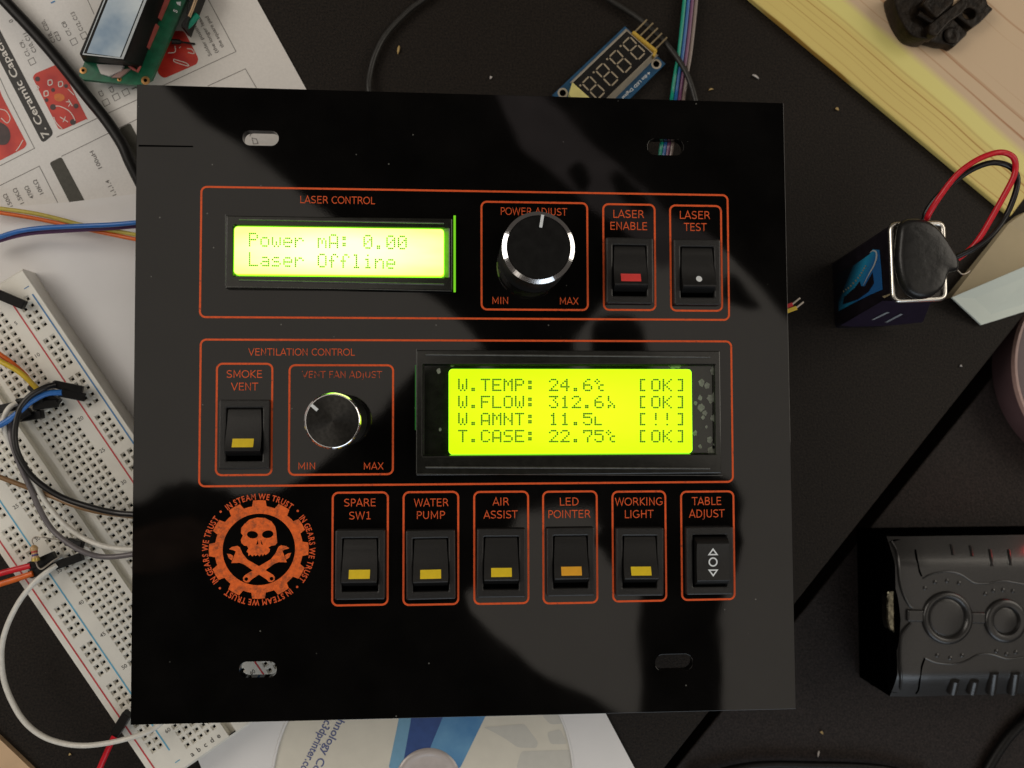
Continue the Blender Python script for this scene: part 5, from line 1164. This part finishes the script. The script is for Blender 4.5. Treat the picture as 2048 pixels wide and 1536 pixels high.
for cx_, cy_, ro, ri in ((727, 674, 146, 104), (1060, 690, 122, 74)):
    c = on_case(cx_, cy_); s_ = pxl((1900, 1230), zc) / 2.865; h = c.z
    mb = MB(); mb.lathe(c, [(ro * s_, h - .0004), (ro * .985 * s_, h + .0006), (ro * .93 * s_, h + .0011), ((ro + ri) / 2 * s_, h + .0013), (ri * 1.08 * s_, h + .0010), (ri * 1.0 * s_, h + .0002), (ri * .97 * s_, h - .0003)], 72); mb.build('ring', M['case'], cs_t, True)
    mb = MB(); mb.lathe(c, [(ri * .98 * s_, h + .00005), (ri * .97 * s_, h + .0001), (ri * .85 * s_, h + .00025), (0.0001, h + .0004)], 64); mb.build('recess', M['case'], cs_t, True)
for a, b, w in (((498, 662), (590, 664), .0042), ((862, 674), (945, 676), .0040)):
    mb = MB(); mb.box(on_case(*a, .0002), on_case(*b, .0002), w, .0014); o = mb.build('bridge', M['case'], cs_t); m_ = o.modifiers.new('b', 'BEVEL'); m_.width = .0006; m_.segments = 3
for x, y in ((600, 505), (658, 470), (727, 463), (796, 475), (946, 537), (993, 519), (1048, 515), (1105, 522), (671, 890), (745, 905), (813, 890), (1010, 866), (1068, 882), (1121, 872)):
    c = on_case(x, y); mb = MB(); mb.lathe(c, [(.00085, c.z - .0003), (.0007, c.z + .0002), (.0003, c.z + .0004), (0, c.z + .00042)], 14); mb.build('dimple', M['case'], cs_t, True)
for x in (762, 872, 986, 1106, 1225):
    ln_ = 1030 if x < 950 else 985
    mb = MB(); mb.tube([on_case(x + 8, ln_, -.0003), on_case(x, (ln_ + 1100) / 2, .0002), on_case(x - 8, 1100, .0006)], .0017, 14); mb.build('rib', M['case'], cs_t, True)
for x, y0, y1 in ((755, 255, 315), (865, 262, 322), (978, 285, 380), (1085, 285, 375)):
    ridge([(x - 6, y0), (x + 2, (y0 + y1) / 2), (x + 6, y1)], .0005)
# the little red indicator lamp beyond the picture edge that tints the case
l = bpy.data.lights.new('indicator_lamp', 'POINT'); l.energy = .0022; l.color = (1, .02, .02); l.shadow_soft_size = .002
o = bpy.data.objects.new('indicator_lamp', l); COL.objects.link(o); o.location = P(2085, 1085, .006)
# dark cables along the bottom right
mb = MB(); mb.tube(cat_rom([P(1380, 1560, ZD + .003), P(1500, 1532, ZD + .003), P(1620, 1530, ZD + .003), P(1760, 1536, ZD + .003), P(1860, 1560, ZD + .003)], 8), .0014, 12)
tag(mb.build('cable', M['black_rubber'], None, True, base=P(1600, 1536, ZD)), 'black cable running along the bottom picture edge', 'cable')
mb = MB(); mb.tube(cat_rom([P(2120, 1380, ZD + .002), P(2062, 1430, ZD + .002), P(2020, 1470, ZD + .002), P(1985, 1520, ZD + .002), P(1960, 1570, ZD + .002)], 8), .0019, 12)
tag(mb.build('cable', M['black_rubber'], None, True, base=P(2020, 1480, ZD)), 'black cable below the ribbed case in the bottom right corner', 'cable')

# ------------------------------------------------------------------ disc in its paper sleeve
zv = .0012
sl = [(322, 1330), (1160, 1330), (1320, 1632), (440, 1632)]
c = P(849, 1564, zv); s_ = pxl((849, 1564), zv)
win = [(c.x + 301 * s_ * math.cos(t), c.y + 301 * s_ * math.sin(t)) for t in [2 * math.pi * k / 128 for k in range(128)]]
mb = MB(); mb.add(*fill2d([[(p.x, p.y) for p in PL(sl, zv)], win], zv - .0002, zv))
tag(mb.build('disc_sleeve', M['paper_white'], None, base=Vector((c.x, c.y, .0002))), 'white paper disc sleeve with a round window below the panel', 'sleeve')
zdv = zv - .0004
dk = thing('compact_disc', Vector((c.x, c.y, 0)), 'cream printed disc with blue stripes inside the paper sleeve', 'disc')
mb = MB(); mb.lathe(c, [(.060, .0002), (.060, zdv), (.0001, zdv)], 128); mb.build('plate', M['disc'], dk)
def z7(pts): return pxs(pts, 540, 1420, 2.926)
for pts, m_ in (([(765, -60), (825, -60), (825, 57), (785, 275), (775, 345), (693, 345), (752, 60)], 'disc_lblue'), ([(825, -60), (1060, -60), (1005, 57), (940, 215), (900, 345), (775, 345), (785, 275), (825, 57)], 'disc_dblue'), ([(1060, -60), (1310, -60), (1255, 48), (1110, 345), (900, 345), (940, 215), (1005, 57)], 'disc_mblue'),
                ([(1245, 100), (1330, 95), (1490, 80), (1570, 190), (1560, 222), (1450, 220), (1380, 170), (1300, 125)], 'disc_grey'), ([(1470, 240), (1760, 232), (1785, 345), (1440, 345)], 'disc_grey'), ([(1620, 130), (1700, 110), (1740, 200), (1640, 200)], 'disc_grey'), ([(1590, 30), (1715, 20), (1720, 80), (1640, 85)], 'disc_grey')):
    mb = MB(); mb.add(*flat2d([round_poly([(p.x, p.y) for p in PL(z7(pts), zdv + .00005)], .0012)], zdv + .00005)); mb.build('printed_stripe' if 'blue' in M[m_].name else 'printed_patch', M[m_], dk)
for t_, p_, cp, w_ in (('hnology Co', (657, 1492), 15, 112), ('c3dprinter.co', (632, 1492), 15, 108)):
    mb = MB(); X = dirs(p_, (-.45, .893), zdv); text_on(mb, t_, P(*p_, zdv + .00008), X, Vector((-X.y, X.x, 0)), cp * s_, w_ * s_, n=EZ, bold=.012); mb.build('printed_text', M['blue_ink'], dk)
hb = P(856, 1562, zdv)
mb = MB(); mb.lathe(hb, [(66 * s_, zdv), (63 * s_, zdv + .0005), (57 * s_, zdv + .0007), (52 * s_, zdv + .0004), (46 * s_, zdv + .0003), (0.0001, zdv + .0003)], 72); mb.build('hub', M['disc_hub'], dk, True)
mb = MB(); mb.lathe(Vector((c.x, c.y, 0)), [(304 * s_, zv + .00002), (303 * s_, zv + .0003), (300 * s_, zv + .0003), (299 * s_, zv - .0002)], 128, cap=False); 
tag(mb.build('window_edge', M['paper_white'], bpy.data.objects['disc_sleeve']))

# ------------------------------------------------------------------ crumbs on the table
for k, (x, y, a, ln_, w_, m_, lab) in enumerate(((797, 98, 80, 18, 5, 'crumb_tan', 'curved tan sliver inside the cable loop'), (982, 154, 60, 7, 5, 'crumb_white', 'white speck on the table between cable loop and digit display'), (1511, 152, -30, 16, 5, 'crumb_white', 'pale sliver on the table left of the plank'),
                                                 (1674, 217, -30, 8, 6, 'crumb_tan', 'tan crumb just below the plank edge'), (1422, 178, 15, 10, 4, 'crumb_tan', 'tan crumb right of the ribbon cable'), (1922, 731, 0, 5, 4, 'crumb_white', 'pale speck on the table below the carton'),
                                                 (1643, 1464, -35, 8, 5, 'crumb_tan', 'tan crumb on the desk below the panel corner'), (1637, 1506, 80, 14, 4, 'crumb_white', 'pale sliver on the desk nearest the bottom edge'), (140, 1508, 20, 6, 5, 'crumb_tan', 'tan crumb on the table left of the red wire'))):
    zc_ = .0003 if y < 1400 or x < 400 else ZD + .0003
    if x > 1900: zc_ = .0003
    a = math.radians(a); pts = [(x + math.cos(a) * ln_ / 2 * math.cos(t) + math.sin(a) * w_ / 2 * math.sin(t) , y - math.sin(a) * ln_ / 2 * math.cos(t) + math.cos(a) * w_ / 2 * math.sin(t) + 2 * math.cos(t) ** 2) for t in [2 * math.pi * q / 12 for q in range(12)]]
    mb = MB(); mb.prism(PL(pts, zc_ - .0002), top=[p + (P(x, y, zc_ + .0006) - p) * .4 for p in PL(pts, zc_ + .0006)])
    tag(mb.build('crumb', M[m_], None, True, base=P(x, y, zc_)), lab, 'crumb', 'crumbs on the table')
